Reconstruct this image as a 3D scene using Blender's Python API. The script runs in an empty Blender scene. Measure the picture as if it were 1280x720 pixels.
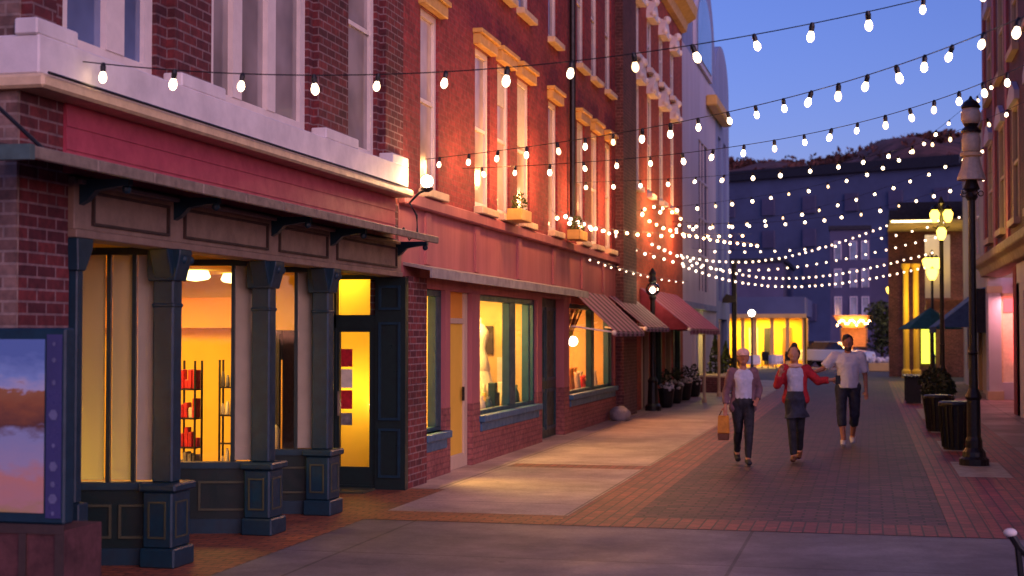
import bpy, bmesh, math, random
from mathutils import Vector, Matrix
random.seed(7)
R = math.radians
C = bpy.context.scene.collection
scene = bpy.context.scene
WORLD = {}

# ---------------------------------------------------------------- materials
def newmat(name):
    m = bpy.data.materials.new(name); m.use_nodes = True
    nt = m.node_tree; b = nt.nodes['Principled BSDF']
    return m, nt, b
def L(nt, a, b): nt.links.new(a, b)
def noise_node(nt, scale, detail=4, vec=None, rough=.55):
    n = nt.nodes.new('ShaderNodeTexNoise'); n.inputs['Scale'].default_value = scale
    n.inputs['Detail'].default_value = detail; n.inputs['Roughness'].default_value = rough
    if vec: L(nt, vec, n.inputs['Vector'])
    return n
def ramp(nt, fac, stops):
    r = nt.nodes.new('ShaderNodeValToRGB'); e = r.color_ramp.elements
    while len(e) < len(stops): e.new(.5)
    for i, (p, c) in enumerate(stops): e[i].position = p; e[i].color = (*c, 1)
    L(nt, fac, r.inputs[0]); return r
def geo_pos(nt): return nt.nodes.new('ShaderNodeNewGeometry').outputs['Position']
def bump(nt, h, b, strength=.3, dist=.02):
    n = nt.nodes.new('ShaderNodeBump'); n.inputs['Strength'].default_value = strength
    n.inputs['Distance'].default_value = dist; L(nt, h, n.inputs['Height']); L(nt, n.outputs[0], b.inputs['Normal'])
def plain(name, col, rough=.6, metal=0, var=.18, scale=6, spec=.5, bumpy=.1, streak=False):
    m, nt, b = newmat(name)
    pos = geo_pos(nt)
    if streak:
        mp = nt.nodes.new('ShaderNodeMapping'); mp.inputs['Scale'].default_value = (1, 1, .18); L(nt, pos, mp.inputs[0]); pos = mp.outputs[0]
    n = noise_node(nt, scale, 6, pos, .65)
    lo = tuple(c*(1-var*1.6) for c in col); hi = tuple(min(1, c*(1+var)) for c in col)
    r = ramp(nt, n.outputs['Fac'], [(.3, lo), (.7, hi)]); L(nt, r.outputs[0], b.inputs['Base Color'])
    r2 = ramp(nt, n.outputs['Fac'], [(.3, (min(1, rough+.12),)*3), (.7, (max(0.03, rough-.08),)*3)]); L(nt, r2.outputs[0], b.inputs['Roughness'])
    b.inputs['Metallic'].default_value = metal; b.inputs['Specular IOR Level'].default_value = spec
    if bumpy: bump(nt, n.outputs['Fac'], b, bumpy, .02)
    return m
def brick_mat(name, c1, c2, mortar, bw=.21, bh=.075, ms=.012, ground=False, rough=.85, stain=(.5, .5, .5), rot=0, mort_mix=1., bstr=.5):
    m, nt, b = newmat(name); pos = geo_pos(nt)
    sep = nt.nodes.new('ShaderNodeSeparateXYZ'); L(nt, pos, sep.inputs[0])
    comb = nt.nodes.new('ShaderNodeCombineXYZ')
    if ground:
        L(nt, sep.outputs['X'], comb.inputs[0]); L(nt, sep.outputs['Y'], comb.inputs[1])
    else:
        ad = nt.nodes.new('ShaderNodeMath'); ad.operation = 'ADD'
        L(nt, sep.outputs['X'], ad.inputs[0]); L(nt, sep.outputs['Y'], ad.inputs[1])
        L(nt, ad.outputs[0], comb.inputs[0]); L(nt, sep.outputs['Z'], comb.inputs[1])
    mp = nt.nodes.new('ShaderNodeMapping'); mp.inputs['Rotation'].default_value = (0, 0, rot); L(nt, comb.outputs[0], mp.inputs[0])
    br = nt.nodes.new('ShaderNodeTexBrick'); br.inputs['Scale'].default_value = 1
    br.inputs['Brick Width'].default_value = bw; br.inputs['Row Height'].default_value = bh
    br.inputs['Mortar Size'].default_value = ms; br.inputs['Mortar Smooth'].default_value = .2
    br.inputs['Color1'].default_value = (*c1, 1); br.inputs['Color2'].default_value = (*c2, 1); br.inputs['Mortar'].default_value = (*mortar, 1)
    br.inputs['Bias'].default_value = -.1
    L(nt, mp.outputs[0], br.inputs['Vector'])
    n = noise_node(nt, 1.3, 7, pos, .7); n2 = noise_node(nt, 14, 3, pos)
    mx = nt.nodes.new('ShaderNodeMixRGB'); mx.blend_type = 'MULTIPLY'; mx.inputs[0].default_value = 1
    r = ramp(nt, n.outputs['Fac'], [(.25, stain), (.62, (1.05, 1.05, 1.05))]); L(nt, br.outputs['Color'], mx.inputs[1]); L(nt, r.outputs[0], mx.inputs[2])
    mx2 = nt.nodes.new('ShaderNodeMixRGB'); mx2.blend_type = 'MULTIPLY'; mx2.inputs[0].default_value = 1
    r2 = ramp(nt, n2.outputs['Fac'], [(.3, (.65, .65, .65)), (.7, (1.25, 1.2, 1.15))]); L(nt, mx.outputs[0], mx2.inputs[1]); L(nt, r2.outputs[0], mx2.inputs[2])
    L(nt, mx2.outputs[0], b.inputs['Base Color']); b.inputs['Roughness'].default_value = rough
    iv = nt.nodes.new('ShaderNodeMath'); iv.operation = 'SUBTRACT'; iv.inputs[0].default_value = 1; L(nt, br.outputs['Fac'], iv.inputs[1])
    ad2 = nt.nodes.new('ShaderNodeMath'); ad2.operation = 'MULTIPLY_ADD'; L(nt, n2.outputs['Fac'], ad2.inputs[0]); ad2.inputs[1].default_value = .5; L(nt, iv.outputs[0], ad2.inputs[2])
    bump(nt, ad2.outputs[0], b, bstr, .012)
    return m
def emit(name, col, s):
    m = bpy.data.materials.new(name); m.use_nodes = True; nt = m.node_tree; nt.nodes.clear()
    e = nt.nodes.new('ShaderNodeEmission'); o = nt.nodes.new('ShaderNodeOutputMaterial')
    e.inputs[0].default_value = (*col, 1); e.inputs[1].default_value = s; L(nt, e.outputs[0], o.inputs[0]); return m
def shopglass(name, tint=(1, 1, 1), refl=1.):
    m = bpy.data.materials.new(name); m.use_nodes = True; nt = m.node_tree; nt.nodes.clear()
    o = nt.nodes.new('ShaderNodeOutputMaterial'); mix = nt.nodes.new('ShaderNodeMixShader')
    t = nt.nodes.new('ShaderNodeBsdfTransparent'); t.inputs[0].default_value = (*tint, 1)
    g = nt.nodes.new('ShaderNodeBsdfGlossy'); g.inputs['Roughness'].default_value = .03
    f = nt.nodes.new('ShaderNodeFresnel'); f.inputs[0].default_value = 1.45
    mu = nt.nodes.new('ShaderNodeMath'); mu.operation = 'MULTIPLY'; mu.inputs[1].default_value = refl; L(nt, f.outputs[0], mu.inputs[0])
    L(nt, mu.outputs[0], mix.inputs[0]); L(nt, t.outputs[0], mix.inputs[1]); L(nt, g.outputs[0], mix.inputs[2]); L(nt, mix.outputs[0], o.inputs[0])
    return m
def blindmat(name, col):
    m = bpy.data.materials.new(name); m.use_nodes = True; nt = m.node_tree; nt.nodes.clear()
    o = nt.nodes.new('ShaderNodeOutputMaterial'); mix = nt.nodes.new('ShaderNodeMixShader'); mix.inputs[0].default_value = .3
    a = nt.nodes.new('ShaderNodeBsdfDiffuse'); b = nt.nodes.new('ShaderNodeBsdfTranslucent')
    for x in (a, b): x.inputs[0].default_value = (*col, 1)
    L(nt, a.outputs[0], mix.inputs[1]); L(nt, b.outputs[0], mix.inputs[2]); L(nt, mix.outputs[0], o.inputs[0]); return m
def stripes(name, axis, cols, width, rough=.8):
    m, nt, b = newmat(name); pos = geo_pos(nt)
    sep = nt.nodes.new('ShaderNodeSeparateXYZ'); L(nt, pos, sep.inputs[0])
    md = nt.nodes.new('ShaderNodeMath'); md.operation = 'PINGPONG'; md.inputs[1].default_value = width; L(nt, sep.outputs[axis], md.inputs[0])
    dv = nt.nodes.new('ShaderNodeMath'); dv.operation = 'DIVIDE'; dv.inputs[1].default_value = width; L(nt, md.outputs[0], dv.inputs[0])
    r = ramp(nt, dv.outputs[0], [(0, cols[0]), (.5, cols[1])]); r.color_ramp.interpolation = 'CONSTANT'
    n = noise_node(nt, 3, 5, pos); mx = nt.nodes.new('ShaderNodeMixRGB'); mx.blend_type = 'MULTIPLY'; mx.inputs[0].default_value = .6
    r2 = ramp(nt, n.outputs['Fac'], [(.3, (.6, .6, .6)), (.7, (1.1, 1.1, 1.1))])
    L(nt, r.outputs[0], mx.inputs[1]); L(nt, r2.outputs[0], mx.inputs[2]); L(nt, mx.outputs[0], b.inputs['Base Color'])
    b.inputs['Roughness'].default_value = rough; return m

M = {}
M['brick_dark'] = brick_mat('dark_red_brick', (.20, .032, .036), (.075, .016, .024), (.26, .16, .165), ms=.009, bw=.24, bh=.085)
M['brick_pale'] = brick_mat('weathered_pale_brick', (.30, .19, .16), (.15, .075, .065), (.34, .25, .22), ms=.010, bw=.24, bh=.085)
M['brick_red'] = brick_mat('red_brick', (.34, .045, .052), (.22, .028, .038), (.27, .075, .075), ms=.007, stain=(.62, .58, .58))
M['brick_orange'] = brick_mat('orange_red_brick', (.46, .075, .045), (.33, .048, .034), (.30, .12, .08), ms=.007, stain=(.6, .55, .55))
M['brick_mulberry'] = brick_mat('mulberry_brick', (.14, .045, .05), (.085, .03, .036), (.2, .1, .1), ms=.008)
M['stucco_pink'] = plain('painted_pink_masonry', (.40, .125, .13), .75, var=.14, scale=2.2, bumpy=.25, streak=True)
M['stucco_pink_low'] = brick_mat('painted_brick_base', (.33, .115, .105), (.28, .09, .085), (.24, .08, .08), ms=.010, bh=.08, stain=(.7, .66, .66), bstr=.9)
M['siding'] = plain('mulberry_clapboard', (.42, .055, .095), .55, var=.12, scale=5, streak=False)
M['white'] = plain('white_painted_stone', (.80, .74, .71), .6, var=.13, scale=2.2, bumpy=.3)
M['cream'] = plain('cream_trim_paint', (.74, .55, .32), .5, var=.12, scale=7)
M['hood'] = plain('yellow_window_hood', (.72, .42, .10), .5, var=.12, scale=5)
M['frame_white'] = plain('white_window_paint', (.84, .74, .66), .45, var=.08, scale=4)
M['brown'] = plain('brown_frieze_paint', (.29, .20, .145), .6, var=.16, scale=6)
M['brown_dark'] = plain('dark_brown_paint', (.05, .03, .025), .6, var=.2)
M['navy'] = plain('navy_gloss_paint', (.004, .030, .052), .45, var=.2, scale=8)
M['green'] = plain('bottle_green_paint', (.007, .020, .020), .35, var=.2, scale=8)
M['olive'] = plain('olive_moulding_paint', (.055, .062, .035), .45, var=.15)
M['black'] = plain('black_cast_iron', (.014, .014, .016), .38, var=.3, scale=20, metal=.3)
M['fascia'] = plain('weathered_canopy_metal', (.26, .20, .15), .5, var=.25, scale=9, metal=.15)
M['verdigris'] = plain('verdigris_metal', (.07, .12, .11), .55, var=.2)
M['grey_metal'] = plain('grey_awning_metal', (.34, .31, .29), .5, var=.2, scale=4)
M['teal'] = plain('teal_window_paint', (.010, .06, .085), .4, var=.15)
M['blue_sill'] = plain('blue_sill_paint', (.04, .12, .22), .45, var=.15)
M['door_green'] = plain('dark_green_door', (.008, .045, .03), .4, var=.2)
M['lavender'] = plain('lavender_stucco', (.54, .51, .62), .8, var=.08, scale=1.2, streak=True)
M['blue_stucco'] = plain('blue_grey_stucco', (.24, .30, .50), .8, var=.1, scale=1.2, streak=True)
M['slate_blue'] = plain('slate_blue_render', (.075, .10, .21), .85, var=.12, scale=.3)
M['indigo'] = plain('indigo_render', (.075, .075, .16), .85, var=.12, scale=.4)
M['roof_dark'] = plain('dark_roofing', (.012, .014, .03), .7, var=.2)
M['yellow_wall'] = plain('yellow_plaster', (.80, .50, .055), .8, var=.05, scale=1.5)
M['orange_wall'] = plain('orange_plaster', (.80, .33, .04), .8, var=.05, scale=1.5)
M['ochre_wall'] = plain('ochre_plaster', (.62, .42, .16), .8, var=.1, scale=1.5)
M['cream_wall'] = plain('cream_render', (.56, .43, .30), .8, var=.1, scale=1.0, streak=True)
M['wood'] = plain('varnished_wood', (.30, .14, .05), .4, var=.3, scale=8, streak=True)
M['wood_floor'] = plain('wooden_floor', (.25, .13, .06), .35, var=.2)
M['red_item'] = plain('red_packets', (.55, .02, .03), .4, var=.3, scale=15)
M['paper'] = plain('cream_paper', (.75, .68, .5), .6, var=.1, scale=14)
M['grey_item'] = plain('grey_goods', (.22, .2, .18), .4, var=.4, scale=12)
M['dress'] = plain('ivory_fabric', (.78, .66, .48), .8, var=.12, scale=8)
M['curtain'] = stripes('striped_curtain', 2, ((.16, .06, .02), (.68, .5, .26)), .12)
M['awning_lilac'] = stripes('lilac_striped_canvas', 1, ((.28, .13, .22), (.06, .018, .04)), .30)
M['awning_maroon'] = stripes('maroon_striped_canvas', 1, ((.16, .012, .085), (.30, .10, .24)), .42)
M['canvas_maroon'] = plain('maroon_canvas', (.20, .012, .03), .8, var=.15)
M['canvas_teal'] = plain('teal_canvas', (.012, .10, .095), .8, var=.12)
M['canvas_blue'] = plain('blue_canvas', (.03, .09, .28), .8, var=.12)
M['canvas_navy'] = plain('navy_canvas', (.012, .02, .05), .8, var=.12)
M['leaf'] = plain('dusk_foliage', (.035, .055, .02), .7, var=.5, scale=3, bumpy=0)
M['leaf_green'] = plain('window_box_foliage', (.10, .14, .03), .7, var=.4, scale=9, bumpy=0)
M['woods'] = plain('autumn_hillside_woods', (.13, .05, .042), .9, var=.6, scale=.12, bumpy=0)
M['soil'] = plain('dark_soil', (.03, .02, .015), .95)
M['bark'] = plain('bark', (.05, .035, .025), .9)
M['terracotta'] = plain('terracotta', (.30, .13, .07), .8)
M['glass'] = shopglass('shop_window_glass', refl=1.5)
M['glass_low'] = shopglass('side_shop_glass', refl=.25)
M['glassbulb'] = shopglass('lamp_clear_glass', (.95, .93, .9), refl=2.0)
M['blind'] = blindmat('cream_roller_blind', (.80, .74, .40))
M['bulb'] = emit('string_bulb_glow', (1, .70, .44), 4.5)
M['bulb_dim'] = emit('dim_bulb_glow', (1, .60, .30), 1.9)
M['bulb_small'] = emit('small_bulb_glow', (1, .68, .46), 3.4)
M['bulb_facade'] = emit('facade_bulb_glow', (1, .50, .20), 14)
M['bulb_warm'] = emit('warm_bulb_glow', (1, .55, .20), 16)
M['lamp_yellow'] = emit('yellow_lantern_glow', (1, .60, .07), 3)
M['lamp_white'] = emit('white_globe_glow', (1, .85, .6), 8)
M['ceiling_glow'] = emit('ceiling_lamp_glow', (1, .80, .30), 2.2)
M['sconce_glow'] = emit('sconce_bulb_glow', (1, .72, .40), 40)
M['soffit_glow'] = emit('soffit_strip_glow', (1, .78, .34), 4)
M['red_glow'] = emit('red_neon_glow', (1, .06, .07), 2.0)
M['frost'] = plain('frosted_lantern_glass', (.60, .52, .42), .35, var=.12, scale=18)
M['skin_a'] = plain('sunned_skin', (.46, .23, .15), .55, var=.08, scale=12, bumpy=0)
M['skin_b'] = plain('ruddy_skin', (.38, .16, .10), .55, var=.08, scale=12, bumpy=0)
M['cloth_white'] = plain('white_cotton', (.62, .65, .78), .85, var=.10, scale=9, bumpy=.3)
M['cloth_grey'] = plain('pale_blue_cotton', (.42, .45, .60), .85, var=.12, scale=9, bumpy=.3)
M['cloth_red'] = plain('red_wool', (.38, .012, .025), .85, var=.2, scale=9, bumpy=.3)
M['cloth_mauve'] = plain('mauve_knit', (.16, .085, .11), .85, var=.2, scale=9, bumpy=.3)
M['cloth_black'] = plain('black_denim', (.012, .013, .022), .8, var=.3, scale=9, bumpy=.3)
M['cloth_navy'] = plain('navy_denim', (.018, .024, .05), .8, var=.3, scale=9, bumpy=.3)
M['shoe_white'] = plain('white_leather', (.6, .6, .66), .5, bumpy=0)
M['hair_dark'] = plain('dark_hair', (.02, .013, .01), .6, var=.4, scale=30)
M['hair_brown'] = plain('brown_hair', (.09, .04, .022), .6, var=.4, scale=30)
M['cap'] = plain('pale_pink_cap', (.65, .42, .36), .8, var=.2, scale=22)
M['bag'] = plain('mustard_leather', (.55, .22, .02), .5, var=.2)
M['bag_dark'] = plain('brown_leather', (.12, .04, .015), .5, var=.2)
M['car_white'] = plain('white_car_paint', (.70, .80, .86), .25, var=.05, bumpy=0)
M['car_dark'] = plain('dark_car_paint', (.03, .045, .09), .25, var=.05, bumpy=0)
M['rubber'] = plain('rubber', (.01, .01, .01), .8)
M['kiosk'] = plain('orange_kiosk_panel', (.62, .24, .06), .6, var=.15)
M['stone'] = plain('lilac_grey_stone', (.28, .26, .30), .85, var=.25, scale=7, bumpy=.5)
M['slab'] = plain('pale_paving_slab', (.30, .28, .26), .7, var=.16, scale=5, bumpy=.15)

def windowpane(name, c, rough=.07):
    m, nt, b = newmat(name); pos = geo_pos(nt)
    n = noise_node(nt, .9, 3, pos)
    r = ramp(nt, n.outputs['Fac'], [(.35, tuple(x*.6 for x in c)), (.65, tuple(x*1.3 for x in c))]); L(nt, r.outputs[0], b.inputs['Base Color'])
    b.inputs['Roughness'].default_value = rough; b.inputs['Specular IOR Level'].default_value = 1.0
    n2 = noise_node(nt, 1.6, 2, pos); bump(nt, n2.outputs['Fac'], b, .06, .05); return m
M['pane'] = windowpane('old_window_pane', (.34, .29, .27), .1)
M['pane_dark'] = windowpane('dark_window_pane', (.04, .04, .055))
M['pane_cream'] = windowpane('pane_over_drawn_shade', (.62, .47, .33), .15)
M['pane_blue'] = windowpane('bluish_pane', (.16, .22, .38))

# concrete with joints
def concrete(name, col, jx, jy, ox=0, oy=0, jw=.018, rough=.62):
    m, nt, b = newmat(name); pos = geo_pos(nt)
    mp = nt.nodes.new('ShaderNodeMapping'); mp.inputs['Location'].default_value = (ox, oy, 0); L(nt, pos, mp.inputs[0])
    br = nt.nodes.new('ShaderNodeTexBrick'); br.offset = 0; br.inputs['Scale'].default_value = 1
    br.inputs['Brick Width'].default_value = jx; br.inputs['Row Height'].default_value = jy; br.inputs['Mortar Size'].default_value = jw
    br.inputs['Mortar Smooth'].default_value = .3
    br.inputs['Color1'].default_value = (*col, 1); br.inputs['Color2'].default_value = (*[c*.9 for c in col], 1)
    br.inputs['Mortar'].default_value = (*[c*.45 for c in col], 1); L(nt, mp.outputs[0], br.inputs['Vector'])
    n = noise_node(nt, .8, 8, pos, .7); n2 = noise_node(nt, 30, 3, pos)
    r = ramp(nt, n.outputs['Fac'], [(.3, (.62, .62, .64)), (.68, (1.1, 1.08, 1.05))])
    mx = nt.nodes.new('ShaderNodeMixRGB'); mx.blend_type = 'MULTIPLY'; mx.inputs[0].default_value = 1; L(nt, br.outputs['Color'], mx.inputs[1]); L(nt, r.outputs[0], mx.inputs[2])
    r3 = ramp(nt, n2.outputs['Fac'], [(.3, (.82, .82, .82)), (.7, (1.1, 1.1, 1.1))])
    mx2 = nt.nodes.new('ShaderNodeMixRGB'); mx2.blend_type = 'MULTIPLY'; mx2.inputs[0].default_value = 1; L(nt, mx.outputs[0], mx2.inputs[1]); L(nt, r3.outputs[0], mx2.inputs[2])
    vo = nt.nodes.new('ShaderNodeTexVoronoi'); vo.inputs['Scale'].default_value = 1.7; L(nt, pos, vo.inputs['Vector'])
    rv = ramp(nt, vo.outputs['Distance'], [(.035, (.45, .43, .43)), (.06, (1, 1, 1))])
    n5 = noise_node(nt, 2.3, 2, pos); rn = ramp(nt, n5.outputs['Fac'], [(.47, (0, 0, 0)), (.52, (1, 1, 1))])
    mx3 = nt.nodes.new('ShaderNodeMixRGB'); mx3.blend_type = 'MULTIPLY'; L(nt, rn.outputs[0], mx3.inputs[0]); L(nt, mx2.outputs[0], mx3.inputs[1]); L(nt, rv.outputs[0], mx3.inputs[2])
    n6 = noise_node(nt, .35, 9, pos, .75); r6 = ramp(nt, n6.outputs['Fac'], [(.40, (.68, .66, .68)), (.55, (1, 1, 1))])
    mx4 = nt.nodes.new('ShaderNodeMixRGB'); mx4.blend_type = 'MULTIPLY'; mx4.inputs[0].default_value = 1; L(nt, mx3.outputs[0], mx4.inputs[1]); L(nt, r6.outputs[0], mx4.inputs[2]); mx2 = mx4
    L(nt, mx2.outputs[0], b.inputs['Base Color'])
    rr = ramp(nt, n.outputs['Fac'], [(.3, (rough+.15,)*3), (.7, (rough-.12,)*3)]); L(nt, rr.outputs[0], b.inputs['Roughness'])
    bump(nt, n2.outputs['Fac'], b, .15, .01); return m
M['conc'] = concrete('sidewalk_concrete', (.52, .40, .35), 2.05, 5.2, 3.1, -0.7)
M['conc_street'] = concrete('crossing_concrete', (.185, .165, .20), 3.4, 3.2, 1.1, .5)
M['conc_pink'] = concrete('rosy_concrete', (.33, .20, .19), 1.6, 1.6)
M['road'] = brick_mat('street_brick', (.125, .042, .062), (.026, .014, .032), (.010, .006, .012), bw=.27, bh=.135, ms=.014, ground=True, rough=.62, stain=(.55, .5, .55), bstr=1.)
M['road_red'] = brick_mat('red_border_brick', (.27, .045, .045), (.13, .026, .032), (.03, .012, .015), bw=.25, bh=.125, ms=.010, ground=True, rough=.58, rot=R(90), stain=(.6, .55, .58))
M['apron'] = brick_mat('orange_apron_brick', (.36, .11, .05), (.25, .075, .04), (.10, .045, .03), bw=.22, bh=.11, ms=.010, ground=True, rough=.6, stain=(.6, .55, .55))
M['asphalt'] = plain('asphalt', (.05, .046, .055), .75, var=.25, scale=2)

# ---------------------------------------------------------------- mesh building
class MB:
    def __init__(s): s.v = []; s.f = []
    def add(s, vs, fs):
        o = len(s.v); s.v += [tuple(v) for v in vs]; s.f += [tuple(i+o for i in f) for f in fs]; return s
    def box(s, x0, x1, y0, y1, z0, z1):
        x0, x1 = sorted((x0, x1)); y0, y1 = sorted((y0, y1)); z0, z1 = sorted((z0, z1))
        return s.add([(x0,y0,z0),(x1,y0,z0),(x1,y1,z0),(x0,y1,z0),(x0,y0,z1),(x1,y0,z1),(x1,y1,z1),(x0,y1,z1)],
                     [(0,3,2,1),(4,5,6,7),(0,1,5,4),(1,2,6,5),(2,3,7,6),(3,0,4,7)])
    def obox(s, p, q, th, z0, z1, s0=0., s1=1., off=0.):
        """upright slab along the line p-q (xy), thickness th centred at sideways offset off"""
        p = Vector(p); q = Vector(q); d = q-p; n = Vector((-d.y, d.x)).normalized()
        a = p+d*s0+n*(off-th/2); b = p+d*s1+n*(off-th/2); c = p+d*s1+n*(off+th/2); e = p+d*s0+n*(off+th/2)
        return s.prism([a, b, c, e], z0, z1)
    def prism(s, poly, z0, z1):
        n = len(poly); vs = [(p[0], p[1], z0) for p in poly]+[(p[0], p[1], z1) for p in poly]
        return s.add(vs, [tuple(range(n))[::-1], tuple(range(n, 2*n))]+[(i, (i+1) % n, n+(i+1) % n, n+i) for i in range(n)])
    def prismx(s, poly, x0, x1):      # poly in (y,z)
        n = len(poly); vs = [(x0, p[0], p[1]) for p in poly]+[(x1, p[0], p[1]) for p in poly]
        return s.add(vs, [tuple(range(n))[::-1], tuple(range(n, 2*n))]+[(i, (i+1) % n, n+(i+1) % n, n+i) for i in range(n)])
    def prismy(s, poly, y0, y1):      # poly in (x,z)
        n = len(poly); vs = [(p[0], y0, p[1]) for p in poly]+[(p[0], y1, p[1]) for p in poly]
        return s.add(vs, [tuple(range(n))[::-1], tuple(range(n, 2*n))]+[(i, (i+1) % n, n+(i+1) % n, n+i) for i in range(n)])
    def lathe(s, cx, cy, prof, n=16):
        vs = []; fs = []
        for r, z in prof:
            for k in range(n): a = 2*math.pi*k/n; vs.append((cx+r*math.cos(a), cy+r*math.sin(a), z))
        for i in range(len(prof)-1):
            for k in range(n): fs.append((i*n+k, i*n+(k+1) % n, (i+1)*n+(k+1) % n, (i+1)*n+k))
        fs.append(tuple(range(n))[::-1]); fs.append(tuple(range((len(prof)-1)*n, len(prof)*n)))
        return s.add(vs, fs)
    def tube(s, pts, r, n=8, r2=None):
        pts = [Vector(p) for p in pts]; vs = []; fs = []; m = len(pts)
        for i, p in enumerate(pts):
            d = (pts[min(i+1, m-1)]-pts[max(i-1, 0)]).normalized()
            u = d.cross(Vector((0, 0, 1)));  u = Vector((1, 0, 0)) if u.length < .05 else u.normalized(); w = d.cross(u)
            rr = r if r2 is None else r+(r2-r)*i/(m-1)
            for k in range(n): a = 2*math.pi*k/n; vs.append(p+u*rr*math.cos(a)+w*rr*math.sin(a))
        for i in range(m-1):
            for k in range(n): fs.append((i*n+k, i*n+(k+1) % n, (i+1)*n+(k+1) % n, (i+1)*n+k))
        fs.append(tuple(range(n))[::-1]); fs.append(tuple(range((m-1)*n, m*n)))
        return s.add(vs, fs)
    def ball(s, c, r, n=10, sc=(1, 1, 1), jit=0):
        vs = []; fs = []; m = max(4, n//2+1)
        for i in range(m+1):
            t = math.pi*i/m
            for k in range(n):
                a = 2*math.pi*k/n; j = 1+random.uniform(-jit, jit)
                vs.append((c[0]+r*sc[0]*math.sin(t)*math.cos(a)*j, c[1]+r*sc[1]*math.sin(t)*math.sin(a)*j, c[2]+r*sc[2]*math.cos(t)*j))
        for i in range(m):
            for k in range(n): fs.append((i*n+k, (i+1)*n+k, (i+1)*n+(k+1) % n, i*n+(k+1) % n))
        return s.add(vs, fs)
    def leaves(s, c, rad, n, size, bias=.5):
        for _ in range(n):
            while True:
                p = Vector([random.uniform(-1, 1) for _ in range(3)])
                if p.length < 1: break
            p = p*(p.length**-bias if p.length > .05 else 1)
            if p.length > 1.15: p *= .95
            q = Vector((c[0]+p.x*rad[0], c[1]+p.y*rad[1], c[2]+p.z*rad[2]))
            u = Vector([random.uniform(-1, 1) for _ in range(3)]).normalized(); w = u.cross(Vector([random.uniform(-1, 1) for _ in range(3)])).normalized()
            z = size*random.uniform(.6, 1.3)
            s.add([q-u*z, q-w*z*.45, q+u*z, q+w*z*.45], [(0, 1, 2, 3)])
        return s
    def build(s, name, mat, parent=None, bevel=0, smooth=False, label=None, kind=None):
        me = bpy.data.meshes.new(name)
        off = Vector(WORLD.get(parent.name, (0, 0, 0))) if parent else Vector((0, 0, 0))
        me.from_pydata([tuple(Vector(v)-off) for v in s.v], [], s.f); me.validate()
        bm = bmesh.new(); bm.from_mesh(me); bmesh.ops.recalc_face_normals(bm, faces=bm.faces)
        if bevel:
            es = [e for e in bm.edges if len(e.link_faces) == 2 and e.calc_face_angle(0) > .5]
            bmesh.ops.bevel(bm, geom=es, offset=bevel, segments=1, affect='EDGES', clamp_overlap=True)
        bm.to_mesh(me); bm.free()
        if smooth:
            for p in me.polygons: p.use_smooth = True
        mt = mat if not isinstance(mat, str) else M[mat]
        me.materials.append(mt)
        o = bpy.data.objects.new(name, me); C.objects.link(o)
        if parent: o.parent = parent
        WORLD[o.name] = tuple(off)
        if label: o['label'] = label
        if kind: o['kind'] = kind
        return o
def thing(name, label, cat, loc=(0, 0, 0), group=None):
    o = bpy.data.objects.new(name, None); C.objects.link(o); o.location = loc; o.empty_display_size = .2
    WORLD[o.name] = tuple(loc); return tag(o, label, cat, group)
def tag(o, label, cat, group=None):
    o['label'] = label; o['category'] = cat
    if group: o['group'] = group
    return o
def copy_tree(root, loc, label=None, rotz=0):
    r = root.copy(); C.objects.link(r); r.location = loc; r.rotation_euler = (0, 0, rotz)
    if label: r['label'] = label
    for ch in list(root.children):
        c = ch.copy(); C.objects.link(c); c.parent = r
        for g in list(ch.children):
            d = g.copy(); C.objects.link(d); d.parent = c
    return r
def area(name, loc, size, power, col, rot=(0, 0, 0), size_y=None, spread=None):
    l = bpy.data.lights.new(name, 'AREA'); l.energy = power; l.color = col; l.size = size
    if size_y: l.shape = 'RECTANGLE'; l.size_y = size_y
    if spread: l.spread = spread
    o = bpy.data.objects.new(name, l); C.objects.link(o); o.location = loc; o.rotation_euler = rot; o['kind'] = 'helper'; return o
def point(name, loc, power, col, rad=.06):
    l = bpy.data.lights.new(name, 'POINT'); l.energy = power; l.color = col; l.shadow_soft_size = rad
    o = bpy.data.objects.new(name, l); C.objects.link(o); o.location = loc; o['kind'] = 'helper'; return o
def wall_x(mb, X0, X1, y0, y1, z0, z1, ops):
    """wall slab between X0 and X1 with rectangular openings (ya,yb,za,zb)"""
    ys = sorted({y0, y1, *[a for o in ops for a in o[:2]]}); ys = [y for y in ys if y0 <= y <= y1]
    for a, b in zip(ys, ys[1:]):
        m = (a+b)/2; hs = sorted([o[2:] for o in ops if o[0] < m < o[1]]); z = z0
        for h in hs:
            if h[0] > z: mb.box(X0, X1, a, b, z, h[0])
            z = h[1]
        if z < z1: mb.box(X0, X1, a, b, z, z1)
    return mb
def sash(parent, X, y0, y1, z0, z1, pane='pane', fr='frame_white', rec=.14, w=.07, mull=(), rail=True):
    """a sash window set back rec from the wall face X, on a wall facing +X (rec>0)"""
    f = MB(); a = X-rec; b = X-rec+.06
    f.box(a, b, y0, y0+w, z0, z1).box(a, b, y1-w, y1, z0, z1).box(a, b, y0+w, y1-w, z1-w, z1).box(a, b, y0+w, y1-w, z0, z0+w)
    if rail: f.box(a-.01, b-.012, y0+w, y1-w, (z0+z1)/2-.025, (z0+z1)/2+.025)
    for m, mw in mull: f.box(a+.002, b+.012, m-mw/2, m+mw/2, z0+w, z1-w)
    fo = f.build('window', fr, parent)
    MB().box(a+.01, a+.02, y0+w*.5, y1-w*.5, z0+w*.5, z1-w*.5).build('pane', pane, fo)
    return fo

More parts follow.
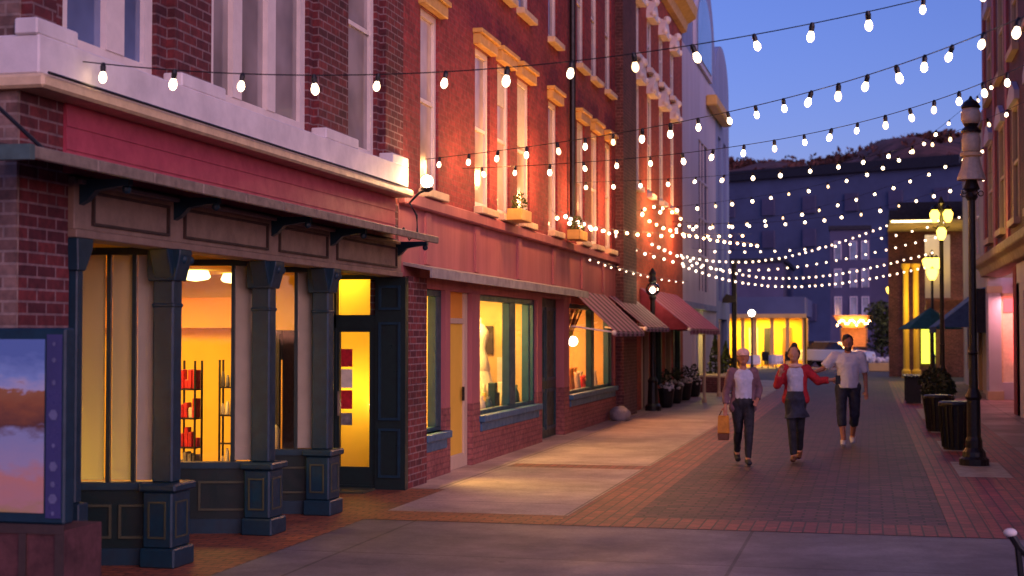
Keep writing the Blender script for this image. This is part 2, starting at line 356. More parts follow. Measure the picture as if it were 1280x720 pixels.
# ================================================================ ground
def sheet(name, x0, x1, y0, y1, z, mat):
    o = MB().box(x0, x1, y0, y1, z-.05, z).build(name, mat); o['kind'] = 'structure'; return o
g = MB().add([(-1500, -300, -.004), (1500, -300, -.004), (1500, 2500, -.004), (-1500, 2500, -.004)], [(0, 1, 2, 3)]).build('ground', 'asphalt'); g['kind'] = 'structure'
def strip(name, x0, x1, y0, y1, z, mat):
    o = MB().add([(x0, y0, z), (x1, y0, z), (x1, y1, z), (x0, y1, z)], [(0, 1, 2, 3)]).build(name, mat); o['kind'] = 'structure'; return o
strip('crossing_pavement', -5.05, 3.3, -3, 14.5, 0, 'conc_street')
strip('brick_apron', -9, -5.05, -3, 17.5, .002, 'apron')
strip('brick_apron', -5.05, -3.07, 14.505, 15.25, .004, 'apron')
strip('sidewalk', -5.05, -3.07, 15.255, 20.7, .004, 'conc')
strip('brick_strip', -5.05, -3.07, 20.705, 21.25, .004, 'road_red')
strip('sidewalk', -5.05, -3.07, 21.255, 62, .004, 'conc')
strip('sidewalk', -5.95, -5.055, 17.505, 62, .004, 'conc')
strip('brick_border', -3.065, -2.4, 14.505, 62, .004, 'road_red')
strip('brick_border', -2.395, 3.3, 14.505, 15.3, .004, 'road_red')
strip('brick_street', -2.395, .75, 15.305, 62, .004, 'road')
strip('brick_border', .755, 1.15, 15.305, 62, .004, 'road_red')
for i, (a, b) in enumerate(((20.6, 23.0), (25.0, 27.4), (29.6, 32.0), (34.4, 39.2), (42, 44.4), (47, 50))):
    strip('paving_slab', 1.17, 1.85, a, b, .008, 'slab')
strip('brick_strip', 1.155, 2.35, 15.305, 62, .004, 'road_red')
strip('sidewalk', 2.355, 4.4, 15.305, 62, .004, 'conc_pink')
strip('cross_street', -60, 60, 62.01, 82, .002, 'asphalt')
strip('plaza', -30, 30, 82.01, 130, .002, 'conc_pink')

# ================================================================ corner shop (building A)
XF = -5.6
A = thing('corner_shop_building', 'dark red brick corner building with navy columned storefront and tall white windows', 'building', (XF, 13, 0))
ups = [(9.5, 10.94, 3.94, 6.9), (11.97, 14.29, 3.94, 6.9), (15.42, 16.46, 3.94, 6.9)]
w = MB(); wall_x(w, -6.0, XF, 9.58, 17.3, 3.05, 9.6, [(a, b, c-.0, d) for a, b, c, d in ups])
w.box(-6.0, XF, 8.98, 9.50, 3.05, 3.94); w.box(-6.0, XF, 8.98, 9.5, 3.94, 9.6)
w.v = []; w.f = []
wall_x(w, -6.0, XF, 8.98, 17.3, 3.05, 9.6, ups)
w.box(-5.93, XF, 8.98, 9.62, 0, 3.05)
w.build('wall', 'brick_dark', A)
w = MB(); w.box(-14, XF-.004, 8.94, 8.975, 0, 9.6).build('side_wall', 'brick_pale', A, label='paler weathered brick side wall')
w = MB().box(-14, -6.05, 8.98, 26, 9.3, 9.55).box(-6.05, -5.35, 8.9, 17.3, 9.62, 9.95).build('roof', 'roof_dark', A)
# projecting brick piers on the upper floor
p = MB()
for a, b in ((8.985, 9.30), (11.12, 11.82), (14.42, 15.30), (16.6, 17.28)): p.box(XF-.01, XF+.07, a, b, 3.97, 9.5)
p.build('pier', 'brick_dark', A)
# sill band, trim, clapboards
s = MB(); s.box(-6.02, -5.42, 8.9, 17.15, 3.66, 3.93)
for a, b in ((8.88, 9.42), (11.05, 11.9), (14.36, 15.36), (16.55, 17.17)): s.box(-5.6, -5.424, a, b, 3.925, 4.04)
s.build('sill_band', 'white', A, bevel=.012)
MB().box(-6.0, -5.36, 8.86, 17.18, 3.56, 3.655).build('gutter', 'cream', A, bevel=.02)
MB().tube([(-5.345, 8.9, 3.66), (-5.345, 13, 3.655), (-5.35, 16.9, 3.66)], .011, 6).build('cable', 'black', A)
s = MB()
for k in range(3):
    z = 3.06+k*.167
    s.prismy([(XF+.002, z), (XF+.034, z), (XF+.026, z+.167), (XF+.002, z+.167)], 9.52, 17.1)
s.build('clapboard_band', 'siding', A)
for i, (a, b, c, d) in enumerate(ups):
    mu = [((a+b)/2+.1, .28)] if i == 0 else ([(a+.62, .2), (a+1.42, .2)] if i == 1 else [])
    fo = sash(A, XF, a, b, c, d, pane='pane_blue' if i == 0 else 'pane', rec=.1, w=.13 if i < 2 else .1, mull=mu, rail=True)
    cur = MB()
    for k in range(9):
        y = a+.2+(b-a-.4)*k/8
        cur.ball((XF-.2, y, 5.3), .09, 8, (.5, 1, 15))
    # pale curtains are seen between the mullions
    MB().box(XF-.12, XF-.085, a+.13+(b-a)*.62, b-.15, c+.12, c+1.4).build('shade', 'olive', fo)
# canopy
cn = MB(); cn.prismy([(-5.6, 3.16), (-5.0, 3.05), (-5.0, 3.02), (-5.6, 3.12)], 8.15, 16.95)
cn.build('canopy', 'brown_dark', A)
f = MB()
for k in range(11):
    a = 8.12+k*.806; f.box(-5.02, -4.985, a, a+.8, 2.985, 3.065)
f.build('canopy_fascia', 'fascia', A, bevel=.006)
MB().box(-5.6, -4.983, 8.09, 8.15, 2.975, 3.07).build('canopy_end', 'verdigris', A)
rods = MB()
for y, dz in ((8.35, 0),): rods.tube([(-5.05, y, 3.07), (-5.58, y+.02, 3.52)], .014, 6)
rods.build('tie_rod', 'black', A)
# frieze with sunk panels
fz = MB(); fz.box(-5.78, -5.53, 9.6, 17.28, 2.60, 2.66).box(-5.78, -5.55, 9.6, 17.28, 2.66, 3.04)
fr = MB(); seg = [9.7, 11.2, 13.25, 14.85, 17.2]
for a, b in zip(seg, seg[1:]):
    a2, b2 = a+.14, b-.14
    fr.box(-5.549, -5.525, a2, b2, 2.93, 2.95).box(-5.549, -5.525, a2, b2, 2.70, 2.72).box(-5.549, -5.525, a2, a2+.02, 2.72, 2.93).box(-5.549, -5.525, b2-.02, b2, 2.72, 2.93)
fz.box(-5.53, -5.49, 9.6, 17.28, 2.985, 3.02)
fz.build('frieze', 'brown', A, bevel=.006); fr.build('frieze_moulding', 'brown_dark', A)
for y in seg[:-1]+[17.1]:
    b = MB(); b.prismy([(-5.55, 2.84), (-5.49, 2.87), (-5.42, 2.94), (-5.26, 2.965), (-5.16, 2.97), (-5.16, 3.02), (-5.55, 3.02)], y-.035, y+.035)
    b.ball((-5.19, y, 2.945), .035, 8); b.build('bracket', 'navy', A)
# columns
def engaged(y):
    c = MB(); c.box(-5.72, -5.5, y-.02, y+.12, 0, .685).box(-5.70, -5.54, y, y+.09, .685, 2.6)
    o = c.build('column', 'navy', A, bevel=.01)
    MB().prismx([(y-.02, 2.36), (y+.09, 2.36), (y+.19, 2.52), (y+.2, 2.598), (y-.03, 2.598)], -5.70, -5.52).build('capital', 'navy', o, bevel=.008)
def column(yc, slim=0):
    if slim: return engaged(yc)
    c = MB(); c.box(-5.76, -5.50, yc-.26, yc+.08, .16, .62).box(-5.78, -5.47, yc-.28, yc+.10, 0, .16)
    c.box(-5.79, -5.46, yc-.29, yc+.11, .62, .685)
    c.box(-5.73, -5.545, yc-.17, yc+.0, .685, 2.36)
    c.box(-5.74, -5.535, yc-.18, yc+.01, 2.12, 2.16)
    o = c.build('column', 'navy', A, bevel=.014)
    k = MB()
    for za, zb in ((.24, .255), (.525, .54)): k.box(-5.50, -5.492, yc-.2, yc+.02, za, zb).box(-5.71, -5.55, yc-.27, yc-.26, za, zb)
    for ya in (yc-.2, yc+.005): k.box(-5.50, -5.492, ya, ya+.015, .255, .525)
    for xa in (-5.71, -5.565): k.box(xa, xa+.015, yc-.27, yc-.26, .255, .525)
    k.build('panel_moulding', 'olive', o)
    k = MB(); k.prismy([(-5.76, 2.34), (-5.52, 2.34), (-5.49, 2.46), (-5.47, 2.56), (-5.47, 2.60), (-5.77, 2.60), (-5.77, 2.42)], yc-.2, yc+.02)
    k.prismx([(yc-.2, 2.36), (yc+.02, 2.36), (yc+.13, 2.52), (yc+.15, 2.598), (yc-.3, 2.598), (yc-.27, 2.52)], -5.70, -5.535)
    k.ball((-5.49, yc-.1, 2.52), .04, 8).ball((-5.53, yc+.1, 2.52), .04, 8)
    k.build('capital', 'navy', o, bevel=.008)
engaged(9.63)
for y in (11.33, 13.34, 14.92): column(y)
# display bays: each pane wall runs back from a column and faces down the street
def bay(p, q, r, panes, wallname):
    """p column end, q inner end, r next column back; panes = list of (s0,s1,kind)"""
    bk = MB(); bk.obox(p, q, .10, 0, .62).obox(q, r, .10, 0, .62)
    o = bk.build('bulkhead', 'green', A)
    MB().obox(p, q, .14, .62, .68).obox(q, r, .14, .62, .68).obox(p, q, .135, 0, .14).build('sill', 'navy', A)
    ln = (Vector(q)-Vector(p)).length
    m = MB()
    for s0, s1 in ((.06, .30), (.36, .93)) if wallname == 'first' else ((.05, .62),):
        t = .02/ln
        m.obox(p, q, .02, .48, .50, s0, s1, .06*SGN).obox(p, q, .02, .22, .24, s0, s1, .06*SGN).obox(p, q, .02, .24, .48, s0, s0+t, .06*SGN).obox(p, q, .02, .24, .48, s1-t, s1, .06*SGN)
    m.build('panel_moulding', 'olive', o)
    MB().obox(p, q, .012, .68, 2.6).obox(q, r, .012, .68, 2.6).build('pane', 'glass', A)
    f = MB(); f.obox(p, q, .07, 2.56, 2.62).obox(q, r, .07, 2.56, 2.62)
    for s0, s1, kind in panes:
        f.obox(p, q, .055, .68, 2.56, s1-.012/ln, s1+.022/ln)
        if kind: MB().obox(p, q, .008, .69, 2.56, s0+.01, s1-.01, -.05*SGN).build('blind', 'blind' if kind == 1 else 'paper_panel', A)
    f.build('window_frame', 'green', A)
SGN = 1
M['paper_panel'] = plain('ivory_board', (.72, .64, .46), .7, var=.06)
# (normal of p->q points toward the camera side when SGN=1 : checked with d=(-1,-.3) -> n=(.3,-1))
bay((-5.74, 11.28), (-6.7, 11.02), (-5.72, 9.66), [(.0, .19, 2), (.22, .40, 1), (.44, .79, 1), (.84, .98, 0)], 'first')
bay((-5.74, 13.28), (-6.55, 13.06), (-5.72, 11.45), [(.0, .24, 2), (.2, .98, 0)], 'b')
bay((-5.74, 14.86), (-6.3, 14.72), (-5.72, 13.45), [(.0, .33, 2), (.2, .98, 0)], 'b')
# recessed entrance
MB().obox((-5.74, 15.08), (-6.46, 17.28), .08, 0, 2.6).build('entrance_wall', 'green', A)
e = MB(); YD = 17.35
e.box(-5.89, -5.50, YD-.06, YD+.06, 0, 2.6)                 # side panelling
e.box(-6.6, -5.89, YD-.05, YD+.05, 1.98, 2.14).box(-6.6, -5.89, YD-.05, YD+.05, 2.58, 2.64).box(-6.7, -6.40, YD-.05, YD+.05, 0, 2.6)
e.box(-6.40, -5.89, YD-.05, YD+.05, 0, .05)
en = e.build('entrance_frame', 'green', A)
pm = MB()
for z0, z1 in ((.15, .75), (.85, 2.05), (2.2, 2.5)):
    pm.box(-5.84, -5.56, YD-.085, YD-.062, z0, z0+.03).box(-5.84, -5.56, YD-.085, YD-.062, z1-.03, z1).box(-5.84, -5.81, YD-.085, YD-.062, z0+.03, z1-.03).box(-5.59, -5.56, YD-.085, YD-.062, z0+.03, z1-.03)
pm.build('panel_moulding', 'navy', en)
d = MB(); d.box(-6.40, -6.36, YD-.03, YD+.03, .05, 1.98).box(-5.97, -5.89, YD-.03, YD+.03, .05, 1.98).box(-6.36, -5.97, YD-.03, YD+.03, .05, .27).box(-6.36, -5.97, YD-.03, YD+.03, 1.93, 1.98)
d = d.build('door', 'green', A)
MB().box(-6.36, -5.97, YD-.006, YD+.006, .27, 1.93).build('pane', 'glass', d)
MB().box(-6.36, -6.34, YD-.1, YD-.08, .9, 1.2).box(-6.36, -6.34, YD-.08, YD-.03, .92, .94).build('handle', 'fascia', d)
for i, (z0, z1, mt) in enumerate(((1.50, 1.72, 'red_item'), (1.24, 1.47, 'paper'), (.98, 1.21, 'red_item'), (.78, .93, 'grey_item'))):
    MB().box(-6.345, -6.20, YD-.014, YD-.008, z0, z1).build('notice', mt, d)
MB().box(-6.36, -5.93, YD-.006, YD+.006, 2.14, 2.58).build('transom_pane', 'glass', A)
st = MB().box(-6.5, -5.85, 16.75, 17.2, 0.006, .03).build('door_mat', 'olive'); tag(st, 'olive doormat before the recessed shop door', 'doormat')
# interior shells
rm = MB(); rm.box(-10.5, -5.86, 17.12, 17.16, .08, 2.95).box(-10.5, -10.45, 9.2, 17.1, .08, 2.95).box(-10.5, -6.0, 9.18, 9.22, .08, 2.95).box(-10.5, -5.9, 9.2, 17.1, 2.95, 2.98)
rm.v = []; rm.f = []
rm.box(-10.5, -6.52, 17.0, 17.05, .08, 2.95).box(-10.5, -10.45, 9.2, 17.0, .08, 2.95).box(-10.45, -6.0, 9.18, 9.22, .08, 2.95).box(-10.5, -5.82, 9.2, 17.05, 2.625, 2.65)
rm.build('interior_wall', 'yellow_wall', A)
MB().box(-10.4, -7.3, 16.7, 16.99, 1.98, 2.35).build('interior_beam', 'orange_wall', A)
MB().prism([(-10.5, 9.2), (-6.0, 9.7), (-6.75, 11.1), (-6, 11.6), (-6.6, 13.15), (-6, 13.6), (-6.35, 14.8), (-5.95, 15.1), (-6.5, 16.95), (-10.5, 17)], .05, .1).build('interior_floor', 'wood_floor', A)
hl = MB(); hl.box(-8.2, -5.62, 18.22, 18.26, .05, 2.9).box(-8.25, -8.2, 17.42, 18.26, .05, 2.9).box(-8.2, -5.62, 17.42, 18.22, 2.9, 2.94).box(-5.66, -5.62, 17.42, 18.22, .05, 2.9)
hl.build('hall_wall', 'yellow_wall', A)
MB().box(-8.2, -5.66, 17.42, 18.22, .02, .05).build('hall_floor', 'wood_floor', A)
for i, (x, y) in enumerate(((-7.38, 15.4), (-7.3, 16.3), (-8.3, 13.2), (-7.6, 11.8), (-6.4, 17.85))):
    l = MB().lathe(x, y, [(.02, 2.50+(.33 if i == 4 else 0)), (.14, 2.52+(.33 if i == 4 else 0)), (.17, 2.55+(.33 if i == 4 else 0)), (.14, 2.62+(.28 if i == 4 else 0))], 16).build('ceiling_light', 'ceiling_glow')
    tag(l, ['round ceiling light over the first lit display bay', 'round ceiling light by the orange beam', 'round ceiling light deep in the yellow shop', 'round ceiling light behind the cream blinds', 'round ceiling light in the narrow hall behind the glass door'][i], 'ceiling light')
YEL = (1, .58, .15)
area('shop_light', (-8.3, 15.0, 2.5), 1.6, 72, YEL); area('shop_light', (-8.3, 12.0, 2.5), 1.6, 55, YEL)
area('shop_light', (-7.3, 12.1, .5), .8, 60, (1, .74, .12), (R(-62), 0, 0))  # added low light with no fixture, makes the lower blinds glow yellow
area('hall_light', (-6.6, 17.85, 2.85), .5, 10, (1, .72, .12))
hl_ = thing('wall_lamp', 'small glowing wall lamp seen through the glass entrance door', 'wall lamp', (-6.2, 18.14, 1.0))
MB().ball((-6.2, 18.14, 1.0), .035, 10, (1.6, 1, .7)).build('lamp_shade', 'lamp_white', hl_, smooth=True); MB().box(-6.22, -6.18, 18.17, 18.22, .97, 1.03).build('backplate', 'fascia', hl_)
point('hall_glow', (-6.45, 17.75, 1.2), 12, (1, .70, .12), .1)
# shelving and goods
def shelf_unit(x0, x1, y, label, dp):
    t = thing('display_shelf', label, 'display shelf', ((x0+x1)/2, y, .1))
    f = MB()
    for x in (x0, x1-.02): f.box(x, x+.02, y, y+.02, .1, 1.6).box(x, x+.02, y+dp-.02, y+dp, .1, 1.6)
    f.build('rack_frame', 'black', t)
    zz = [.35, .62, .95, 1.28, 1.58]
    for z in zz[:4]: MB().box(x0, x1, y, y+dp, z-.015, z).build('shelf', 'black', t)
    return t, zz
t1, zz = shelf_unit(-7.66, -7.42, 15.5, 'narrow black shelf stacked with red packets in the shop window', .2)
for zi, cols in ((1.28, 'red_item'), (.95, 'red_item'), (.62, 'red_item'), (.35, 'grey_item')):
    for k in range(4):
        x = -7.64+k*.055; h = random.uniform(.1, .24)
        b = MB(); b.box(x, x+.046, 15.52+random.uniform(0, .04), 15.66, zi+.001, zi+h)
        o = b.build('packet', cols if random.random() < .8 else 'paper', bevel=.006)
        tag(o, 'upright packet in the row of goods on the black window shelf', 'packet', 'packets on the window shelves')
t2, zz = shelf_unit(-7.46, -7.28, 16.2, 'narrow wire shelf of grey goods near the yellow back wall', .12)
for zi in (1.28, .95, .35):
    for k in range(3):
        x = -7.46+k*.06; h = random.uniform(.1, .22)
        o = MB().lathe(x+.03, 16.26, [(.022, zi), (.027, zi+.02), (.022, zi+h*.7), (.012, zi+h)], 10).build('jar', random.choice(['grey_item', 'paper', 'paper']), smooth=True)
        tag(o, 'small jar standing on the wire shelf by the back wall', 'jar', 'jars on the wire shelf')
# black cabinet at the back, seen in the third bay
cb = thing('black_cabinet', 'tall black cupboard with a slim brass bar handle behind the third display bay', 'cabinet', (-7.1, 16.4, .1))
MB().box(-7.14, -6.74, 16.4, 16.8, .1, 1.95).build('body', 'black', cb, bevel=.01)
MB().box(-7.12, -6.76, 16.37, 16.398, .16, 1.91).build('door', 'black', cb, bevel=.006)
MB().tube([(-6.70, 16.3, .3), (-6.70, 16.3, 1.6)], .012).build('handle', 'hood', cb)
o = MB().lathe(-6.70, 16.1, [(.05, .1), (.06, .3), (.03, .4), (.05, .6), (.055, .8), (.02, .85)], 12).build('vase', 'paper', smooth=True); tag(o, 'slim pale vase on the floor before the black cupboard', 'vase')

# end pilaster next to the entrance
MB().box(-6.0, -5.5, 17.42, 18.2, 0, 2.62).build('pilaster', 'brick_dark', A)

# ================================================================ pink building (B)
B = thing('pink_brick_building', 'red brick block with painted pink ground floor, yellow window hoods and teal shopfront', 'building', (XF, 26, 0))
Y0, Y1 = 17.32, 33.4
lw = [(18.35, 19.4, .6, 2.5), (19.65, 20.8, 0, 2.5), (21.25, 25.2, .62, 2.5), (25.55, 27.5, 0, 2.56), (28.0, 33.2, .66, 2.5)]
w = MB(); wall_x(w, -5.76, XF, 18.21, Y1, .9, 3.62, lw); w.box(-5.95, XF, 17.32, 18.2, 2.63, 3.62)
w.build('wall', 'stucco_pink', B)
w = MB()
for a, b, h in ((18.21, 18.35, .9), (18.35, 19.4, .598), (19.4, 19.65, .9), (20.8, 21.25, .9), (21.25, 25.2, .618), (25.2, 25.55, .9), (27.5, 28.0, .9), (28.0, 33.2, .658), (33.2, 33.4, .9)):
    w.box(-5.765, XF+.004, a, b, .0, h)
w.build('base_wall', 'stucco_pink_low', B)
MB().box(-5.95, XF+.05, 18.21, 33.4, .0, .12).v
uw = [(18.22, 19.05), (20.95, 21.82), (22.3, 23.12), (23.65, 24.56), (26.1, 26.9), (28.8, 29.6), (30.35, 31.15), (32.05, 32.85)]
ops = [(a, b, 3.78, 6.15) for a, b in uw]+[(a, b, 7.3, 9.9) for a, b in uw]
w = MB(); wall_x(w, -6.0, XF, Y0, Y1, 3.625, 11.4, ops); w.build('upper_wall', 'brick_red', B)
MB().box(-14, -6.02, 18.3, 33.3, 11.1, 11.3).build('roof', 'roof_dark', B)
MB().box(-14, -6.02, 33.25, 33.35, 0, 11.3).build('back_wall', 'brick_red', B)
# belt course and pink panels
MB().box(-5.98, -5.50, Y0, Y1, 3.50, 3.66).build('belt_course', 'stucco_pink', B, bevel=.02)
for a in (18.4, 20.9, 23.6, 26.4, 29.2, 31.6): MB().box(XF, XF+.035, a, a+.22, 2.81, 3.48).build('pilaster_strip', 'stucco_pink', B)
cr = MB().box(-6.0, -5.25, Y0, Y1, 11.41, 11.6).box(-6.0, -5.38, Y0, Y1, 11.2, 11.405).build('cornice', 'hood', B)
for (a, b) in uw:
    for z0, z1 in ((3.78, 6.15), (7.3, 9.9)):
        fo = sash(B, XF, a, b, z0, z1, pane='pane_cream' if z0 < 5 else 'pane', rec=.1, w=.085)
        MB().box(-5.72, -5.46, a-.06, b+.06, z0-.11, z0-.002).build('window_sill', 'cream', fo, bevel=.012)
        if int(a*7) % 3 == 0: MB().box(-5.675, -5.665, a+.09, b-.09, z1-random.uniform(.5, 1.3), z1-.09).build('shade', 'paper', fo)
        k = MB(); c = (a+b)/2
        k.box(-5.62, -5.49, a-.1, b+.1, z1+.012, z1+.17).box(-5.62, -5.45, a-.13, b+.13, z1+.171, z1+.24)
        k.build('window_hood', 'hood', fo, bevel=.008)
# shop windows
def shopwin(a, b, z0, z1, mulls, name='window', glass='glass_low', par=None):
    par = par or B
    f = MB(); x0, x1 = XF-.16, XF-.06
    f.box(x0, x1, a, a+.09, z0, z1).box(x0, x1, b-.09, b, z0, z1).box(x0, x1, a+.09, b-.09, z1-.09, z1).box(x0, x1, a+.09, b-.09, z0, z0+.06)
    for m, w_ in mulls: f.box(x0-.01, x1+.015, m-w_/2, m+w_/2, z0+.06, z1-.09)
    fo = f.build('shop_window', 'teal', par, bevel=.008)
    MB().box(x0+.04, x0+.05, a+.05, b-.05, z0+.03, z1-.05).build('pane', glass, fo)
    MB().box(XF-.18, XF+.09, a-.05, b+.05, z0-.10, z0-.002).box(XF-.05, XF+.03, a, b, z0-.24, z0-.102).build('window_sill', 'blue_sill', fo, bevel=.01)
shopwin(18.35, 19.4, .6, 2.5, [(19.22, .22)])
shopwin(21.25, 25.2, .7, 2.5, [(23.5, .42), (24.75, .12)])
shopwin(28.0, 33.2, .74, 2.5, [(30.75, .32), (32.8, .2)])
# side door with blind
d = MB(); d.box(XF-.14, XF-.07, 19.65, 19.8, 0, 2.5).box(XF-.14, XF-.07, 20.62, 20.8, 0, 2.5).box(XF-.14, XF-.07, 19.8, 20.62, 2.05, 2.13).box(XF-.14, XF-.07, 19.8, 20.62, 0, .2)
d = d.build('door', 'cream_wall', B, bevel=.008)
MB().box(XF-.115, XF-.1, 19.8, 20.62, .2, 2.05).build('door_pane', 'yellow_wall', d, label='pane with a drawn yellow shade')
MB().box(XF-.115, XF-.1, 19.8, 20.62, 2.13, 2.5).build('transom_pane', 'orange_wall', d)
MB().box(XF-.07, XF-.04, 20.5, 20.54, .95, 1.15).build('handle', 'black', d)
# dark recessed double door
d = MB(); d.box(-5.80, -5.765, 25.55, 27.5, 0, 2.56); d = d.build('double_door', 'door_green', B)
k = MB()
for a in (25.62, 26.58):
    for z0, z1 in ((.15, .9), (1.05, 2.4)): k.box(-5.764, -5.745, a, a+.06, z0, z1).box(-5.764, -5.745, a+.8, a+.86, z0, z1).box(-5.764, -5.745, a+.06, a+.8, z1-.06, z1).box(-5.764, -5.745, a+.06, a+.8, z0, z0+.06)
k.build('panel_moulding', 'teal', d)
# slim metal awning
t = MB(); t.prismy([(-5.6, 2.80), (-5.22, 2.72), (-5.22, 2.60), (-5.25, 2.60), (-5.25, 2.69), (-5.6, 2.76)], 17.5, 28.0)
t.build('metal_awning', 'grey_metal', B)
# downpipe & dark pilaster
MB().tube([(-5.5, 27.85, 3.7), (-5.5, 27.85, 11.2)], .06, 8).build('downpipe', 'black', B)
MB().box(-6.0, -5.42, 33.41, 35.4, 0, 12.2).build('pilaster', 'brick_mulberry', B)
# interior of B
rm = MB(); rm.box(-8.8, -8.75, 18.3, 33.2, .05, 2.72).box(-8.75, -5.775, 18.27, 18.31, .05, 2.72).box(-8.75, -5.775, 25.3, 25.36, .05, 2.72).box(-8.75, -5.775, 33.2, 33.24, .05, 2.72).box(-8.8, -5.775, 18.3, 33.2, 2.72, 2.76).box(-8.75, -5.775, 27.7, 27.76, .05, 2.72).box(-8.75, -5.775, 20.9, 20.96, .05, 2.72)
rm.build('interior_wall', 'ochre_wall', B)
MB().box(-8.75, -5.775, 18.3, 33.2, .02, .05).build('interior_floor', 'wood_floor', B)
area('boutique_light', (-6.9, 23.0, 2.6), 1.4, 165, (1, .60, .15), size_y=3.4)
point('spot_bulb', (-6.5, 24.0, 2.2), 22, (1, .66, .2), .1)
area('boutique_light', (-6.9, 19.4, 2.6), 1.0, 190, (1, .60, .12))
area('boutique_light', (-6.9, 30.6, 2.6), 1.4, 170, (1, .40, .12), size_y=3.5)
# display goods behind the second window
def dress_form(x, y, z, h, mat, label):
    t = thing('dress_form', label, 'dress form', (x, y, z))
    s = h
    MB().lathe(x, y, [(.16*s, z+.55*s), (.20*s, z+.62*s), (.15*s, z+.85*s), (.11*s, z+.98*s), (.16*s, z+1.15*s), (.17*s, z+1.28*s), (.09*s, z+1.38*s), (.045*s, z+1.42*s), (.045*s, z+1.5*s)], 14).build('torso', mat, t, smooth=True)
    MB().lathe(x, y, [(.30*s, z+.18*s), (.27*s, z+.3*s), (.19*s, z+.6*s), (.17*s, z+.7*s)], 14).build('skirt', mat, t, smooth=True)
    MB().tube([(x, y, z+.02), (x, y, z+.6*s)], .02).lathe(x, y, [(.14*s, z), (.12*s, z+.03), (.02, z+.05)], 12).build('stand', 'wood', t)
MB().box(-6.9, -5.85, 21.3, 25.15, .05, .68).build('display_platform', 'wood', B)
MB().box(-6.9, -5.85, 28.05, 33.1, .05, .72).build('display_platform', 'wood', B)
dress_form(-6.6, 23.0, .68, 1.05, 'dress', 'ivory dress form in the yellow shop window nearest the mullion')
dress_form(-6.5, 24.6, .68, 1.0, 'dress', 'ivory dress form behind the narrow right pane of the yellow window')
dress_form(-6.5, 30.3, .72, .92, 'dress', 'ivory dress form beside the striped curtain in the orange window')
fl = thing('dried_branch_display', 'tall branching arrangement of pale leaves inside the yellow shop window', 'plant display', (-6.6, 22.2, .68))
b = MB()
for k in range(9):
    a = random.uniform(-1, 1); b.tube([(-6.6, 22.2, .95), (-6.6+a*.15, 22.2+a*.3, 1.5), (-6.55+a*.25, 22.2+random.uniform(-.8, .8), random.uniform(1.9, 2.4))], .012, 5, .004)
b.build('branches', 'wood', fl); MB().lathe(-6.6, 22.2, [(.09, .68), (.13, .8), (.08, .98), (.1, 1.0)], 12).build('vase', 'paper', fl, smooth=True)
MB().leaves((-6.55, 22.4, 2.05), (.25, .8, .35), 260, .06).build('foliage', 'dress', fl)
for k in range(30):
    y = 21.5+k*.118; h = random.uniform(.14, .55 if k % 3 == 0 else .36); x = -6.08+random.uniform(-.22, .16)
    mt = random.choice(['red_item', 'grey_item', 'paper', 'kiosk', 'hood', 'teal'])
    if k % 2: o = MB().lathe(x, y, [(.05, .68), (.075, .72), (.06, .68+h*.6), (.03, .68+h*.8), (.04, .68+h)], 10).build('vase', mt, smooth=True); tag(o, 'small ornament vase along the sill of the yellow shop window', 'vase', 'ornaments in the yellow window')
    else: o = MB().box(x-.06, x+.06, y-.08, y+.08, .681, .68+h).build('gift_box', mt, bevel=.008); tag(o, 'small coloured box along the sill of the yellow shop window', 'box', 'boxes in the yellow window')
for k, (y, z, w_, h_, mt) in enumerate(((22.0, 1.3, .5, .6, 'paper'), (23.2, 1.7, .6, .5, 'brown_dark'), (24.2, 1.2, .4, .5, 'red_item'), (24.4, 1.9, .5, .4, 'dress'))):
    o = MB().box(-8.74, -8.70, y, y+w_, z, z+h_).build('picture', mt); tag(o, ['cream picture on the boutique back wall', 'dark wide picture on the boutique back wall', 'red picture on the boutique back wall', 'ivory upper picture on the boutique back wall'][k], 'picture')
for k, (x0, x1, z0, z1, mt) in enumerate(((-6.35, -6.05, 1.0, 1.5, 'paper'), (-6.75, -6.42, 1.55, 2.05, 'brown_dark'), (-6.3, -6.08, 1.7, 2.15, 'hood'), (-6.85, -6.5, .95, 1.4, 'dress'))):
    o = MB().box(x0, x1, 25.26, 25.295, z0, z1).build('picture', mt, bevel=.006); tag(o, ['pale picture low on the end partition of the yellow shop', 'dark picture high on the end partition of the yellow shop', 'amber picture high on the end partition of the yellow shop', 'ivory picture low on the end partition of the yellow shop'][k], 'picture')
for k, (y, z, r_) in enumerate(((22.6, 2.15, .20), (23.9, 1.95, .16))):
    t = thing('pendant_lamp', ['larger round cream pendant lamp in the yellow shop window', 'smaller round cream pendant lamp in the yellow shop window'][k], 'pendant lamp', (-6.45, y, z))
    MB().ball((-6.45, y, z), r_, 14, (1, 1, .85), .04).build('lamp_shade', 'ceiling_glow', t, smooth=True); MB().tube([(-6.45, y, z+r_*.8), (-6.45, y, 2.72)], .006, 5).build('cord', 'black', t)
cu = thing('window_curtain', 'striped curtain swept aside in the orange shop window', 'curtain', (-5.95, 29.2, 2.4))
b = MB()
for k in range(10):
    f = k/9; y = 28.2+2.4*f
    b.tube([(-5.9+.02*(k % 2), y, 2.42), (-5.92, y-(y-28.15)*.35, 2.0-.1*f), (-5.93, 28.25+.15*f, 1.55-.1*f)], .05, 6, .03)
b.build('drape', 'curtain', cu)
pl = thing('paper_lantern', 'round glowing white lantern hanging in the orange shop window', 'lantern', (-6.3, 31.9, 1.9))
MB().ball((-6.3, 31.9, 1.75), .11, 14).build('lamp_shade', 'lamp_white', pl, smooth=True); MB().tube([(-6.3, 31.9, 1.86), (-6.3, 31.9, 2.72)], .006).build('cord', 'black', pl)
